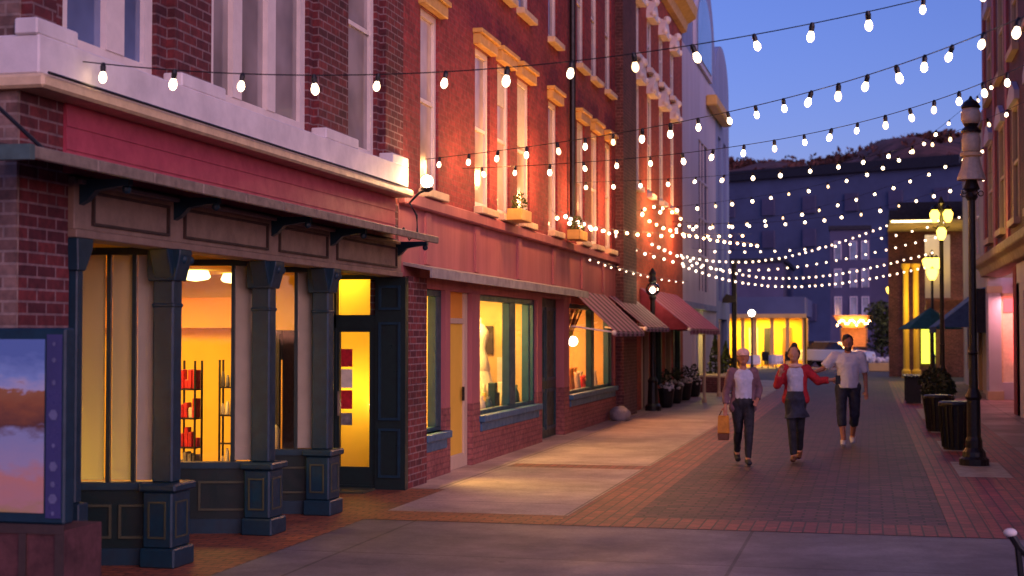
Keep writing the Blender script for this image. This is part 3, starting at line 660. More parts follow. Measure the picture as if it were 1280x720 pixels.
for k in range(14):
    o = MB().lathe(-6.1+.12*(k % 2), 28.4+k*.33, [(.05, .72), (.09, .8), (.05, .95+.1*(k % 3)), (.07, 1.0+.1*(k % 3))], 10).build('vase', ['red_item', 'paper', 'kiosk'][k % 3], smooth=True); tag(o, 'pot or vase along the sill of the orange shop window', 'vase', 'ornaments in the orange window')
# window boxes
def window_box(y, label, w_=.8):
    t = thing('window_box', label, 'planter', (-5.4, y, 3.5))
    MB().box(-5.46, -5.22, y-w_/2, y+w_/2, 3.68, 3.86).build('trough', 'hood', t, bevel=.01)
    m = MB(); m.leaves((-5.34, y, 3.95), (.11, w_*.42, .2), 200, .035); m.build('foliage', 'leaf_green', t)
window_box(22.7, 'yellow window box of greenery under the second grouped window', .7)
window_box(27.5, 'yellow window box of greenery beside the dark downpipe', .8)

# wall sconce
sc = thing('wall_sconce', 'glaring wall lamp on a curled black bracket between the two brick fronts', 'wall lamp', (-5.5, 17.2, 3.4))
MB().tube([(-5.5, 17.2, 3.2), (-5.42, 17.2, 3.05), (-5.32, 17.2, 3.15), (-5.33, 17.2, 3.35), (-5.42, 17.2, 3.5), (-5.3, 17.2, 3.62), (-5.2, 17.2, 3.66)], .016, 6).build('bracket', 'black', sc)
MB().lathe(-5.2, 17.2, [(.03, 3.63), (.075, 3.66), (.08, 3.68)], 12).build('holder', 'black', sc)
MB().ball((-5.2, 17.2, 3.76), .075, 14).build('bulb', 'sconce_glow', sc, smooth=True)
point('sconce_light', (-5.2, 17.2, 3.76), 60, (1, .42, .14), .08)

# canvas awnings
def canvas_awning(y0, y1, zt, zo, xo, mat, side, label, scallop=True, group='canvas awnings'):
    t = thing('canvas_awning', label, 'awning', (XF, (y0+y1)/2, zt))
    c = MB(); c.add([(XF+.02, y0, zt), (XF+.02, y1, zt), (xo, y1, zo), (xo, y0, zo), (XF+.02, y0, zt-.015), (XF+.02, y1, zt-.015), (xo, y1, zo-.015), (xo, y0, zo-.015)],
                    [(0, 1, 2, 3), (7, 6, 5, 4), (0, 3, 7, 4), (1, 5, 6, 2), (3, 2, 6, 7), (0, 4, 5, 1)]); c.build('canvas', mat, t)
    if side:
        for y in (y0, y1): MB().add([(XF+.02, y+.004, zt-.02), (xo-.01, y+.004, zo-.02), (XF+.02, y+.004, zo-.05), (XF+.02, y+.01, zt-.02), (xo-.01, y+.01, zo-.02), (XF+.02, y+.01, zo-.05)], [(0, 1, 2), (5, 4, 3), (0, 3, 4, 1), (1, 4, 5, 2), (2, 5, 3, 0)]).build('side_panel', side, t)
    v = MB(); n = int((y1-y0)/.22)
    for k in range(n):
        a = y0+(y1-y0)*k/n; b = y0+(y1-y0)*(k+1)/n; m = (a+b)/2
        v.prismx([(a, zo-.015), (b, zo-.015), (b, zo-.10), (m, zo-.17 if scallop else zo-.1), (a, zo-.10)], xo-.008, xo)
    v.build('valance', mat, t)
    f = MB(); 
    for y in (y0+.05, y1-.05): f.tube([(XF+.02, y, zo+.1), (xo-.02, y, zo-.02)], .018, 6)
    f.tube([(xo-.02, y0, zo-.03), (xo-.02, y1, zo-.03)], .022, 6).ball((xo-.02, y0-.03, zo-.03), .05, 8); f.build('awning_frame', 'white', t)
    return t
canvas_awning(28.1, 31.9, 2.76, 1.96, -4.72, 'awning_lilac', None, 'lilac striped canvas awning over the orange shop window', False)
canvas_awning(32.4, 36.3, 2.76, 2.06, -4.75, 'awning_lilac', None, 'second lilac striped awning, beside the brick pilaster', False)
canvas_awning(37.0, 44.4, 3.08, 2.05, -4.32, 'awning_maroon', 'canvas_maroon', 'wide maroon striped awning with scalloped edge')

# boulder by the wall
st = MB().ball((-5.33, 32.3, .13), .24, 14, (1, 1.2, .8), .08).build('boulder', 'stone', smooth=True); tag(st, 'rounded pale stone lying at the wall foot beneath the striped awning', 'stone')

# ================================================================ brick building C
Cb = thing('tall_brick_building', 'orange red brick building with slim ornate white windows and yellow cornice', 'building', (XF, 41, 0))
cw = [36.6, 38.8, 41.1, 43.5]
ops = [(y-.35, y+.35, 5.6, 8.2) for y in cw]+[(y-.35, y+.35, 8.9, 10.2) for y in cw]
gnd = [(37.3, 38.5, 0, 2.3), (39.3, 41.0, .5, 2.5), (41.8, 43.0, 0, 2.4), (43.6, 45.2, .5, 2.5)]
w = MB(); wall_x(w, -6.0, XF, 35.41, 46, 0, 12.0, ops+gnd); w.build('wall', 'brick_orange', Cb)
MB().box(-14, -6.02, 35.5, 46, 11.6, 11.8).box(-14, -6.0, 45.9, 46, 0, 11.6).build('roof', 'roof_dark', Cb)
k = MB(); k.prismy([(-5.6, 11.3), (-5.45, 11.35), (-5.4, 11.6), (-5.15, 11.75), (-5.1, 12.05), (-5.6, 12.05)], 35.3, 46.0); k.build('cornice', 'hood', Cb)
for y in cw:
    for z0, z1 in ((5.6, 8.2), (8.9, 10.2)):
        fo = sash(Cb, XF, y-.35, y+.35, z0, z1, pane='pane_dark', rec=.06, w=.13)
        h = MB(); h.prismx([(y-.5, z1), (y+.5, z1), (y+.44, z1+.22), (y+.2, z1+.42), (y, z1+.55), (y-.2, z1+.42), (y-.44, z1+.22)], -5.6, -5.40)
        h.ball((-5.42, y, z1+.5), .12, 8).ball((-5.42, y-.42, z1+.1), .1, 8).ball((-5.42, y+.42, z1+.1), .1, 8); h.build('window_hood', 'frame_white', fo)
        MB().box(-5.7, -5.45, y-.42, y+.42, z0-.12, z0-.002).build('window_sill', 'frame_white', fo)
for i, (a, b, c, d_) in enumerate(gnd):
    f = MB(); f.box(XF-.12, XF+.02, a, a+.13, c, d_).box(XF-.12, XF+.02, b-.13, b, c, d_).box(XF-.12, XF+.02, a+.13, b-.13, d_-.14, d_); f = f.build('shop_window', 'door_green' if i % 2 else 'cream_wall', Cb)
    MB().box(XF-.1, XF-.08, a+.1, b-.1, c, d_-.1).build('pane', 'pane_dark', f)
for i, y in enumerate((41.4, 45.6)):
    MB().lathe(-4.45, y, [(.07, 0), (.07, .1), (.045, .15), (.04, 1.9)], 10).build('awning_post', 'cream_wall', Cb)
# pots along the wall
def pot(x, y, label, h=.5, white=True):
    t = thing('potted_plant', label, 'potted plant', (x, y, 0), 'potted plants along the left wall')
    MB().lathe(x, y, [(.13, .006), (.17, .1), (.21, h-.06), (.23, h-.05), (.23, h), (.19, h), (.18, h-.05)], 14).build('pot', 'black', t, smooth=False)
    m = MB().leaves((x, y, h+.2), (.15, .15, .3), 170, .05); m.build('foliage', 'leaf', t)
    if white:
        m = MB()
        for _ in range(22): m.ball((x+random.uniform(-.16, .2), y+random.uniform(-.2, .2), h+.02+random.uniform(-.12, .12)), .045, 6)
        m.build('blossom', 'white', t)
pot(-5.1, 38.3, 'dark potted plant with white flowers just past the globe lamp post')
pot(-5.15, 40.6, 'dark potted plant with white flowers, second from the globe lamp post')
pot(-5.15, 42.7, 'dark potted plant with white flowers under the middle of the maroon awning')
pot(-5.15, 45.1, 'dark potted plant with white flowers at the far end of the maroon awning')

# ================================================================ building D (arched parapet) and E
D = thing('arched_parapet_building', 'pale lavender stucco building topped by a rounded parapet with arched window', 'building', (XF, 51, 0))
w = MB(); ops = [(50.6, 53.6, 3.4, 8.6), (48.4, 49.6, 0, 2.3), (50.3, 52.6, .0, 2.4)]
wall_x(w, -6.0, XF, 46.02, 56.4, 0, 11.1, ops); w.build('wall', 'lavender', D)
MB().box(-14, -6.01, 46.02, 46.1, 0, 11.1).box(-14, -6.01, 46.02, 56.4, 10.9, 11.0).build('side_wall', 'lavender', D)
def arch_wall(par, yc, r, zb, x0, x1, mat, rin=None, zin=None, name='parapet'):
    pts = [(yc-r, zb)]+[(yc-r*math.cos(math.pi*k/24), zb+1.0+r*.62*math.sin(math.pi*k/24)) for k in range(25)]+[(yc+r, zb)]
    return MB().prismx(pts, x0, x1).build(name, mat, par)
arch_wall(D, 51.2, 5.1, 11.1, -6.0, XF, 'blue_stucco')
arch_wall(D, 51.6, 2.7, 11.1, -5.59, -5.5, 'lavender', name='arch_trim')
arch_wall(D, 51.6, 2.2, 11.3, -5.49, -5.46, 'pane_blue', name='arch_window')
MB().box(-5.6, -5.2, 53.0, 58.8, 10.1, 10.5).build('ledge', 'hood', D, bevel=.05)
fo = MB().box(-5.72, -5.66, 50.6, 53.6, 3.4, 8.6).build('window', 'indigo', D)
m = MB(); 
for y in (51.4, 52.3): m.box(-5.66, -5.6, y, y+.1, 3.4, 8.6)
for z in (4.6, 5.9, 7.2): m.box(-5.66, -5.61, 50.6, 53.6, z, z+.08)
m.build('mullion', 'lavender', fo)
MB().box(-5.95, -5.9, 50.3, 52.6, 0, 2.4).build('doorway', 'yellow_wall', D, label='bright yellow lit doorway')
point('door_light', (-5.62, 51.3, 2.2), 25, (1, .75, .12), .1)
MB().box(-5.9, -5.85, 48.4, 49.6, 0, 2.3).build('door', 'pane_dark', D)
MB().box(-5.60, -5.52, 46.0, 56.4, 2.75, 2.95).build('string_course', 'blue_stucco', D)
Eb = thing('blue_grey_building', 'tall slim blue grey building with rounded top beside the arched one', 'building', (XF, 60, 0))
w = MB(); wall_x(w, -6.0, XF, 56.42, 62, 0, 10.6, [(57.4, 58.6, 3.2, 9.6), (59.6, 60.8, 3.2, 9.6), (57.4, 60.8, 0, 2.5)]); w.build('wall', 'blue_stucco', Eb)
arch_wall(Eb, 59.2, 2.8, 10.6, -6.0, XF, 'blue_stucco')
for a in (57.4, 59.6):
    f = MB().box(-5.75, -5.7, a, a+1.2, 3.2, 9.6).build('window', 'pane_blue', Eb)
MB().box(-5.8, -5.75, 57.4, 60.8, 0, 2.5).build('shop_window', 'pane_dark', Eb)
MB().box(-14, -6.01, 61.9, 62, 0, 10.6).build('side_wall', 'slate_blue', Eb)
# low brick planter & conifers by the yellow doorway
t = thing('brick_planter', 'low brick planter wall by the yellow doorway', 'planter', (-5.2, 50.5, 0))
MB().box(-5.58, -4.55, 48.6, 52.5, 0, .5).build('wall', 'brick_mulberry', t); MB().box(-5.6, -4.52, 48.58, 52.52, .5, .56).build('coping', 'cream_wall', t)
for i, (x, y, h) in enumerate(((-5.1, 51.0, 1.15), (-4.85, 52.2, .85))):
    t = thing('conifer_shrub', ['taller dark pointed shrub on the low brick planter', 'shorter dark shrub at the far end of the low brick planter'][i], 'shrub', (x, y, .56))
    MB().tube([(x, y, .56), (x, y, .56+h)], .025, 6, .008).build('trunk', 'bark', t)
    m = MB()
    for k in range(6): f = k/5; m.leaves((x, y, .65+h*f), (.32*(1.05-f), .32*(1.05-f), .16), 90, .07)
    m.build('crown', 'leaf', t)

# ================================================================ street lamps
def lamp_post_base(t, x, y, H):
    MB().lathe(x, y, [(.21, 0), (.21, .1), (.17, .13), (.16, .2), (.12, .26), (.12, .36), (.10, .42), (.095, .95), (.12, .99), (.10, 1.04), (.065, 1.12), (.058, 1.6), (.075, 1.63), (.055, 1.67), (.05, H)], 16).build('post', 'black', t, smooth=False)
l1 = thing('street_lamp', 'tall black street lamp with stacked frosted lanterns above a bell shade', 'street lamp', (1.48, 22.49, 0))
x, y = 1.48, 22.49
lamp_post_base(l1, x, y, 3.9)
MB().lathe(x, y, [(.06, 3.85), (.09, 3.9), (.07, 3.97), (.12, 4.02), (.09, 4.1), (.07, 4.16)], 14).build('collar', 'black', l1)
k = MB()
for a in range(5): k.ball((x+.13*math.cos(a*1.257), y+.13*math.sin(a*1.257), 3.95+.03*(a % 2)), .045, 10)
k.build('bulb_ring', 'glassbulb', l1, smooth=True)
k = MB().lathe(x, y, [(.205, 4.15), (.20, 4.19), (.15, 4.32), (.115, 4.48)], 16).build('bell_shade', 'frost', l1)
MB().lathe(x, y, [(.10, 4.48), (.155, 4.50), (.155, 4.545), (.10, 4.56)], 16).build('ring', 'cream', l1)
MB().lathe(x, y, [(.11, 4.56), (.13, 4.6), (.135, 4.74), (.115, 4.84)], 16).build('lantern', 'frost', l1, smooth=True)
MB().lathe(x, y, [(.14, 4.84), (.145, 4.87), (.09, 4.93), (.11, 4.97)], 16).build('band', 'black', l1)
MB().lathe(x, y, [(.11, 4.97), (.14, 5.03), (.14, 5.12), (.115, 5.2)], 16).build('lantern', 'frost', l1, smooth=True)
MB().lathe(x, y, [(.13, 5.2), (.14, 5.22), (.10, 5.29), (.03, 5.34), (.012, 5.38)], 16).build('cap', 'black', l1)
def twin_lamp(x, y, label, big=1.):
    t = thing('street_lamp', label, 'street lamp', (x, y, 0), 'lit yellow twin lanterns along the right')
    lamp_post_base(t, x, y, 5.15)
    MB().tube([(x-.2, y, 4.6), (x, y, 4.5), (x+.2, y, 4.6)], .02, 6).build('arm', 'black', t); MB().lathe(x, y, [(.03, 5.1), (.09, 5.18), (.02, 5.35)], 10).build('finial', 'black', t)
    for dx, z in ((-.16, 4.86), (.16, 4.86), (0, 4.42)):
        h = MB().lathe(x+dx, y-.08, [(.05*big, z-.16*big), (.10*big, z-.08*big), (.125*big, z+.06), (.07*big, z+.15)], 12).build('lantern', 'lamp_yellow', t, smooth=True)
        MB().lathe(x+dx, y-.08, [(.12, z+.152), (.10, z+.2), (.02, z+.28)], 12).build('lantern_cap', 'black', h)
    return t
l2 = twin_lamp(1.80, 38.5, 'black lamp post with yellow lit lanterns behind the litter bins')
l3 = twin_lamp(2.55, 62.6, 'yellow lit lamp post in front of the purple banner wall', 1.9)
copy_tree(l3, (1.75, 84, 0), 'yellow lit lamp post before the tall yellow columns')
copy_tree(l3, (1.55, 100, 0), 'farthest yellow lit lamp post, above the dark evergreen')
for p_, e_ in (((1.8, 38.4, 4.65), 30), ((2.55, 65.8, 4.6), 40), ((1.75, 83.6, 4.6), 50)): point('lantern_light', (p_[0], p_[1]-.35, p_[2]), e_, (1, .62, .12), .15)
# left globe lamp
x, y = -5.22, 36.7
t = thing('globe_street_lamp', 'black lamp post with one clear lit globe by the red brick corner', 'street lamp', (x, y, 0))
MB().lathe(x, y, [(.2, 0), (.2, .12), (.14, .18), (.12, .7), (.14, .75), (.07, .85), (.06, 2.75), (.09, 2.8), (.09, 2.86)], 12).build('post', 'black', t)
MB().ball((x, y, 3.03), .18, 16).build('globe', 'glassbulb', t, smooth=True)
MB().ball((x, y, 3.0), .07, 12).build('bulb', 'lamp_white', t, smooth=True)
MB().lathe(x, y, [(.10, 3.2), (.11, 3.24), (.07, 3.34), (.09, 3.42), (.02, 3.55)], 12).build('cap', 'black', t)
point('globe_light', (x+.25, y-.1, 3.02), 8, (1, .72, .4), .08)
# far post with hooded floodlight
x, y = -5.15, 59
t = thing('hooded_lamp_post', 'plain dark post carrying a hooded lamp at the far left corner', 'street lamp', (x, y, 0))
MB().lathe(x, y, [(.16, 0), (.14, .3), (.1, .4), (.1, 4.8)], 10).build('post', 'black', t)
MB().prismy([(x-.55, 3.15), (x+.1, 3.15), (x+.05, 3.4), (x-.3, 3.5)], y-.15, y+.15).build('hood', 'black', t)
x, y = -5.75, 76
t = thing('globe_street_lamp', 'small street lamp with one bright white globe before the yellow lit arcade', 'street lamp', (x, y, 0))
MB().lathe(x, y, [(.12, 0), (.05, .4), (.05, 2.8)], 10).build('post', 'black', t)
MB().ball((x, y, 2.98), .17, 14).build('globe', 'lamp_white', t, smooth=True)

# ================================================================ right side: litter bins, planters
def bin_(x, y, h, r, label, group='black litter bins on the slabs'):
    t = thing('litter_bin', label, 'litter bin', (x, y, 0), group)
    n = 20; m = MB().lathe(x, y, [(r*.78, .008), (r*.8, .05), (r*.98, h-.08), (r, h-.06), (r*.9, h-.05), (r*.8, .1)], n); m.build('drum', 'black', t)
    s = MB()
    for k in range(n):
        a = 2*math.pi*k/n; s.tube([(x+r*.83*math.cos(a), y+r*.83*math.sin(a), .05), (x+r*1.03*math.cos(a), y+r*1.03*math.sin(a), h-.07)], .012, 4)
    s.build('slats', 'black', t)
    MB().lathe(x, y, [(r*1.04, h-.08), (r*1.06, h-.05), (r*1.04, h-.02), (r*.9, h), (r*.6, h-.01)], n).build('rim', 'black', t)
bin_(1.42, 25.5, .80, .29, 'large black slatted litter bin nearest the tall lamp')
bin_(1.33, 30.2, .72, .27, 'second black litter bin, under the shrub')
def tub(x, y, r, h, label, lh=.3):
    t = thing('shrub_tub', label, 'planter', (x, y, 0), 'planted tubs in the bin row')
    MB().lathe(x, y, [(r*.7, .008), (r*.8, .1), (r, h-.05), (r*1.08, h-.04), (r*1.08, h), (r*.9, h)], 16).build('tub', 'black', t)
    MB().leaves((x, y, h+lh*.7), (r*1.15, r*1.15, lh), 420, .075).build('foliage', 'leaf', t)
tub(1.42, 32.0, .30, .6, 'planted black tub in the bin row, nearer one', .22)
tub(1.5, 35.6, .32, .62, 'planted black tub in the bin row, beside the second lamp post', .3)
# dark bench with slatted seat in the row
t = thing('street_bench', 'dark backless street bench past the bins', 'bench', (1.2, 43, 0))
m = MB()
for k in range(5): m.box(.95+k*.1, 1.03+k*.1, 42, 44.2, .72, .76)
m.build('seat', 'black', t)
for yy in (42.2, 43.9): MB().box(1.0, 1.4, yy, yy+.08, .008, .719).build('leg', 'black', t)
# near right: bench end with pale ball finial
t = thing('iron_railing_end', 'black iron railing end with a pale ball cap at the paving edge', 'railing', (1.3, 11.6, 0))
m = MB(); m.tube([(1.02, 11.55, .42), (1.07, 11.56, .33), (1.13, 11.58, .27), (1.3, 11.6, .26), (2.4, 11.6, .26)], .03, 8).tube([(1.06, 11.56, .36), (1.08, 11.57, .15), (1.10, 11.58, 0)], .024, 8)
m.tube([(1.08, 11.57, .12), (2.4, 11.6, .12)], .016, 6)
for k in range(6): m.tube([(1.2+k*.2, 11.6, .0), (1.2+k*.2, 11.6, .26)], .012, 6)
m.build('rail', 'black', t); MB().ball((1.01, 11.55, .435), .042, 14, (1.2, 1, .8)).build('ball_cap', 'white', t, smooth=True); MB().ball((1.045, 11.53, .10), .02, 10).build('bolt_cap', 'white', t, smooth=True)

# ================================================================ right buildings
XR = 3.4
R1 = thing('mulberry_corner_building', 'dark mulberry brick building with pale keystoned windows above a cream shopfront', 'building', (XR, 32, 0))
w = MB(); rw = [(43.0, 44.5), (39.3, 40.8), (35.6, 37.1), (31.9, 33.4), (28.2, 29.7)]
ops = [(a, b, 4.6, 7.3) for a, b in rw]+[(a, b, 8.6, 11.0) for a, b in rw]
wall_x(w, XR, XR+.4, 18, 46, 4.05, 12.6, ops); w.build('wall', 'brick_mulberry', R1)
MB().box(XR+.02, 16, 45.98, 46.0, 4.05, 12.6).box(XR+.41, 16, 18, 45.97, 12.2, 12.4).build('back_wall', 'brick_mulberry', R1)
k = MB()
for a in (45.2, 41.6, 37.9): k.box(XR-.06, XR, a, a+.6, 4.2, 11.8)
k.build('corner_pier', 'stucco_pink', R1)
k = MB().prismy([(XR, 11.9), (XR-.18, 12.0), (XR-.25, 12.4), (XR-.55, 12.6), (XR-.6, 13.1), (XR, 13.1)], 18, 46.1).build('cornice', 'cream_wall', R1)
for a, b in rw:
    for z0, z1 in ((4.6, 7.3), (8.6, 11.0)):
        f = MB(); f.box(XR-.02, XR+.1, a, a+.14, z0, z1).box(XR-.02, XR+.1, b-.14, b, z0, z1).box(XR-.02, XR+.1, a+.14, b-.14, z1-.1, z1).box(XR, XR+.1, a+.14, b-.14, (z0+z1)/2-.04, (z0+z1)/2+.04)
        f = f.build('window', 'cream_wall', R1); MB().box(XR+.05, XR+.07, a+.1, b-.1, z0, z1-.05).build('pane', 'pane_dark', f)
        h = MB(); c = (a+b)/2; h.prismx([(a-.15, z1), (b+.15, z1), (b+.15, z1+.2), (c+.2, z1+.5), (c-.2, z1+.5), (a-.15, z1+.2)], XR-.12, XR-.0); h.build('window_hood', 'lavender', f)
        MB().box(XR-.15, XR+.1, a-.1, b+.1, z0-.16, z0-.002).build('window_sill', 'cream_wall', f)
MB().prismy([(XR+.4, 3.55), (XR-.12, 3.6), (XR-.18, 3.8), (XR-.3, 3.9), (XR-.32, 4.1), (XR+.4, 4.1)], 18, 46.2).build('belt_cornice', 'brown', R1, bevel=.02)
w = MB(); wall_x(w, XR, XR+.3, 18, 36.6, 0, 3.55, [(20, 24, .6, 2.9), (26, 30, .6, 2.9), (32, 35, .6, 2.9)])
w.box(XR, XR+.35, 45.0, 46.0, 0, 3.55).box(XR+.36, XR+1.3, 45.3, 46.0, 0, .5).box(XR+.36, XR+1.3, 45.3, 46.0, 3.1, 3.55).box(XR+1.0, XR+1.3, 36.6, 45.29, 0, 3.55)
w.build('ground_floor_wall', 'lavender', R1)
MB().box(XR-.04, XR+.4, 44.9, 45.7, 0, .25).box(XR-.03, XR+.38, 44.92, 45.6, 3.1, 3.3).build('pilaster_base', 'cream_wall', R1)
MB().box(XR, XR+.3, 36.0, 36.58, 0, 3.1).box(XR-.02, XR+.0, 36.6, 37.3, 0, 3.5).build('door_jamb', 'canvas_maroon', R1)
rwn = MB().box(XR+.38, XR+.98, 45.5, 45.55, .5, 3.1).build('shop_window', 'dress', R1, label='shop window glowing red')
n_ = MB().box(XR+.45, XR+.95, 45.44, 45.47, 2.55, 2.95).box(XR+.72, XR+.90, 45.44, 45.47, 1.1, 2.5).build('red_sign_light', 'red_glow', rwn)
MB().box(XR+.36, XR+.42, 45.3, 45.5, .5, 3.1).box(XR+.36, XR+1.0, 45.3, 45.49, 3.0, 3.1).build('window_frame', 'cream', rwn)
area('red_shop_light', (XR+.7, 44.6, 3.0), .6, 22, (1, .35, .35))
for a, b in ((20, 24), (26, 30), (32, 35)): MB().box(XR+.15, XR+.18, a, b, .6, 2.9).build('shop_window', 'pane_dark', R1)
# R2 cream building
R2 = thing('cream_building', 'plain cream rendered building lit yellow beyond the corner shop', 'building', (3.7, 53, 0))
w = MB(); wall_x(w, 3.62, 4.0, 46.02, 60, 0, 8.6, [(48, 49.5, 4.6, 7.2), (51.5, 53, 4.6, 7.2), (55, 56.5, 4.6, 7.2), (50.5, 52.5, 0, 2.4), (54, 58, .6, 2.6)]); w.build('wall', 'cream_wall', R2)
MB().box(3.5, 4.0, 46.02, 60, 8.6, 8.9).build('cornice', 'brown', R2)
for a in (48, 51.5, 55):
    f = MB().box(3.64, 3.72, a, a+.12, 4.6, 7.2).box(3.64, 3.72, a+1.38, a+1.5, 4.6, 7.2).box(3.64, 3.72, a+.12, a+1.38, 5.85, 5.93).build('window', 'frame_white', R2); MB().box(3.73, 3.75, a, a+1.5, 4.6, 7.2).build('pane', 'pane_blue', f)
MB().box(3.75, 3.8, 50.5, 52.5, 0, 2.4).build('door', 'wood', R2); MB().box(3.75, 3.8, 54, 58, .6, 2.6).build('shop_window', 'pane_dark', R2)
MB().box(3.6, 14, 59.9, 60, 0, 8.6).build('back_wall', 'cream_wall', R2)
# blue awning on R2
t = thing('blue_awning', 'blue sloping canvas awning over the right pavement', 'awning', (3.6, 50, 3.3))
def slope(x0, x1, y0, y1, z0, z1, th=.02):
    return MB().add([(x0, y0, z0), (x1, y0, z1), (x1, y1, z1), (x0, y1, z0), (x0, y0, z0-th), (x1, y0, z1-th), (x1, y1, z1-th), (x0, y1, z0-th)], [(0, 1, 2, 3), (7, 6, 5, 4), (0, 4, 5, 1), (1, 5, 6, 2), (2, 6, 7, 3), (3, 7, 4, 0)])
slope(2.05, 3.6, 47.5, 53, 2.15, 3.4).build('canvas', 'canvas_blue', t)
MB().add([(2.05, 47.5, 2.14), (3.6, 47.5, 3.38), (3.6, 47.5, 2.1), (2.05, 47.53, 2.14), (3.6, 47.53, 3.38), (3.6, 47.53, 2.1)], [(0, 1, 2), (5, 4, 3), (0, 3, 4, 1), (1, 4, 5, 2), (2, 5, 3, 0)]).build('side_panel', 'canvas_blue', t)
MB().box(2.04, 2.05, 47.5, 53, 1.95, 2.14).build('valance', 'canvas_navy', t)
MB().box(3.2, 3.62, 47.2, 47.4, 1.95, 3.3).build('end_panel', 'canvas_navy', t)
# teal umbrella
x, y = 2.25, 57
t = thing('patio_umbrella', 'teal patio umbrella standing open beyond the blue awning', 'umbrella', (x, y, 0))
MB().tube([(x, y, 0), (x, y, 2.95)], .03, 8).lathe(x, y, [(.25, 0), (.25, .06), (.05, .1)], 12).build('pole', 'wood', t)
m = MB(); n = 8; r = 1.15; pts = [(x+r*math.cos(2*math.pi*k/n), y+r*math.sin(2*math.pi*k/n), 2.12) for k in range(n)]
m.add([(x, y, 2.9)]+pts+[(x, y, 2.86)]+[(p_[0], p_[1], 2.09) for p_ in pts], [(0, 1+k, 1+(k+1) % n) for k in range(n)]+[(n+1, n+2+(k+1) % n, n+2+k) for k in range(n)]+[(1+k, n+2+k, n+2+(k+1) % n, 1+(k+1) % n) for k in range(n)])
m.build('canopy', 'canvas_teal', t)
# marquee pavilion with lit soffit and yellow columns
G = thing('lit_pavilion', 'flat roofed pavilion with glowing soffit and tall yellow columns', 'building', (2.5, 66, 0))
MB().box(.86, 4.4, 61.5, 69, 6.55, 6.9).box(1.2, 4.4, 62.5, 69, 6.9, 7.3).build('roof', 'roof_dark', G)
MB().box(.88, 4.3, 61.6, 68.9, 6.50, 6.549).build('soffit', 'cream_wall', G)
MB().box(.95, 2.9, 61.7, 61.9, 6.44, 6.499).build('strip_light', 'soffit_glow', G)
MB().box(.9, 4.3, 68.6, 68.9, 0, 6.5).build('wall', 'brick_mulberry', G)
MB().box(2.3, 3.3, 63.3, 63.4, 3.4, 6.0).build('purple_panel', 'lavender', G)
MB().box(2.3, 4.3, 63.0, 63.5, 2.9, 3.3).build('balcony', 'terracotta', G)
for xx in (1.62, 2.05): MB().lathe(xx, 67.2, [(.2, 0), (.2, .3), (.13, .4), (.12, 4.7), (.2, 4.85), (.2, 5.0)], 12).build('column', 'yellow_wall', G)
MB().box(2.3, 2.9, 68.45, 68.55, .6, 2.3).build('lit_window', emit('lime_window_glow', (.85, .9, .08), .9), G)
point('soffit_light', (1.9, 62.3, 6.2), 25, (1, .75, .35), .2); point('pavilion_light', (1.75, 65.9, 3.2), 45, (1, .68, .1), .2)
# E: evergreen tree
x, y = .75, 86
t = thing('evergreen_tree', 'dark rounded evergreen tree at the far end of the street', 'tree', (x, y, 0))
MB().tube([(x, y, 0), (x+.02, y, 1.0), (x, y, 3.4)], .12, 8, .04).build('trunk', 'bark', t)
m = MB()
for _ in range(16): m.leaves((x+random.uniform(-.6, .6), y+random.uniform(-.7, .7), random.uniform(.9, 3.3)), (.55, .55, .5), 120, .13)
m.build('crown', 'leaf', t)
# low planter wall with white flowers
t = thing('stone_planter_wall', 'long low pale stone planter with white flowers across the street end', 'planter', (1.5, 80, 0))
MB().box(-.0, 4.4, 78.5, 79.6, 0, .42).build('wall', 'ochre_wall', t, bevel=.03)
m = MB()
for _ in range(170): m.ball((random.uniform(.05, 4.3), random.uniform(78.5, 79.5), .44+random.uniform(0, .22)), random.uniform(.06, .13), 5)
m.build('blossom', 'white', t)

# ================================================================ far cross-street buildings
Fb = thing('yellow_lit_arcade', 'low dark building with a yellow lit arcade along its ground floor', 'building', (-5.5, 90, 0))
MB().box(-8.6, -3.6, 88, 100, 3.0, 4.1).build('upper_wall', 'slate_blue', Fb)
MB().box(-8.8, -3.5, 87.6, 88.0, 2.86, 3.1).build('fascia', 'ochre_wall', Fb)
MB().box(-8.6, -3.6, 90.2, 90.4, 0, 3.0).box(-3.62, -3.5, 88, 90.2, 0, 2.86).box(-8.7, -8.6, 88, 90.2, 0, 2.86).build('wall', 'yellow_wall', Fb)
for xx in (-8.4, -7.3, -6.6, -5.6, -4.7, -3.75): MB().box(xx, xx+.22, 88.0, 88.3, 0, 2.86).build('column', 'ochre_wall', Fb)
for xx, mt in ((-7.0, 'dress'), (-6.1, 'pane_dark'), (-5.0, 'wood')): MB().box(xx, xx+.55, 90.12, 90.2, .1, 2.3).build('door', mt, Fb)
area('arcade_light', (-6.1, 89.1, 2.8), 1.0, 120, (1, .65, .1), size_y=.8); area('arcade_light', (-4.5, 89.1, 2.8), .8, 45, (1, .55, .1)); area('arcade_light', (-7.8, 89.1, 2.8), .8, 60, (1, .75, .12))
Hb = thing('long_indigo_building', 'huge long indigo flat roofed building below the wooded hill', 'building', (0, 190, 0))
m = MB().prism([(-26, 190), (24, 168), (34, 190), (-16, 212)], 0, 21.0); m.build('wall', 'slate_blue', Hb)
MB().prism([(-26.6, 189.6), (24.2, 167.2), (34.6, 190), (-16.4, 212.6)], 21.0, 22.2).build('roof', 'roof_dark', Hb)
d_ = Vector((50, -22)).normalized()
for i in range(9):
    for z in (3.5, 8, 12.5, 16.5):
        s0 = .07+i*.1
        MB().obox((-26, 190), (24, 168), .3, z, z+2.1, s0, s0+.03, -.12).build('window', 'indigo', Hb)
Ib = thing('purple_tower', 'narrow purple grey tower with pale framed windows', 'building', (-1.4, 120, 0))
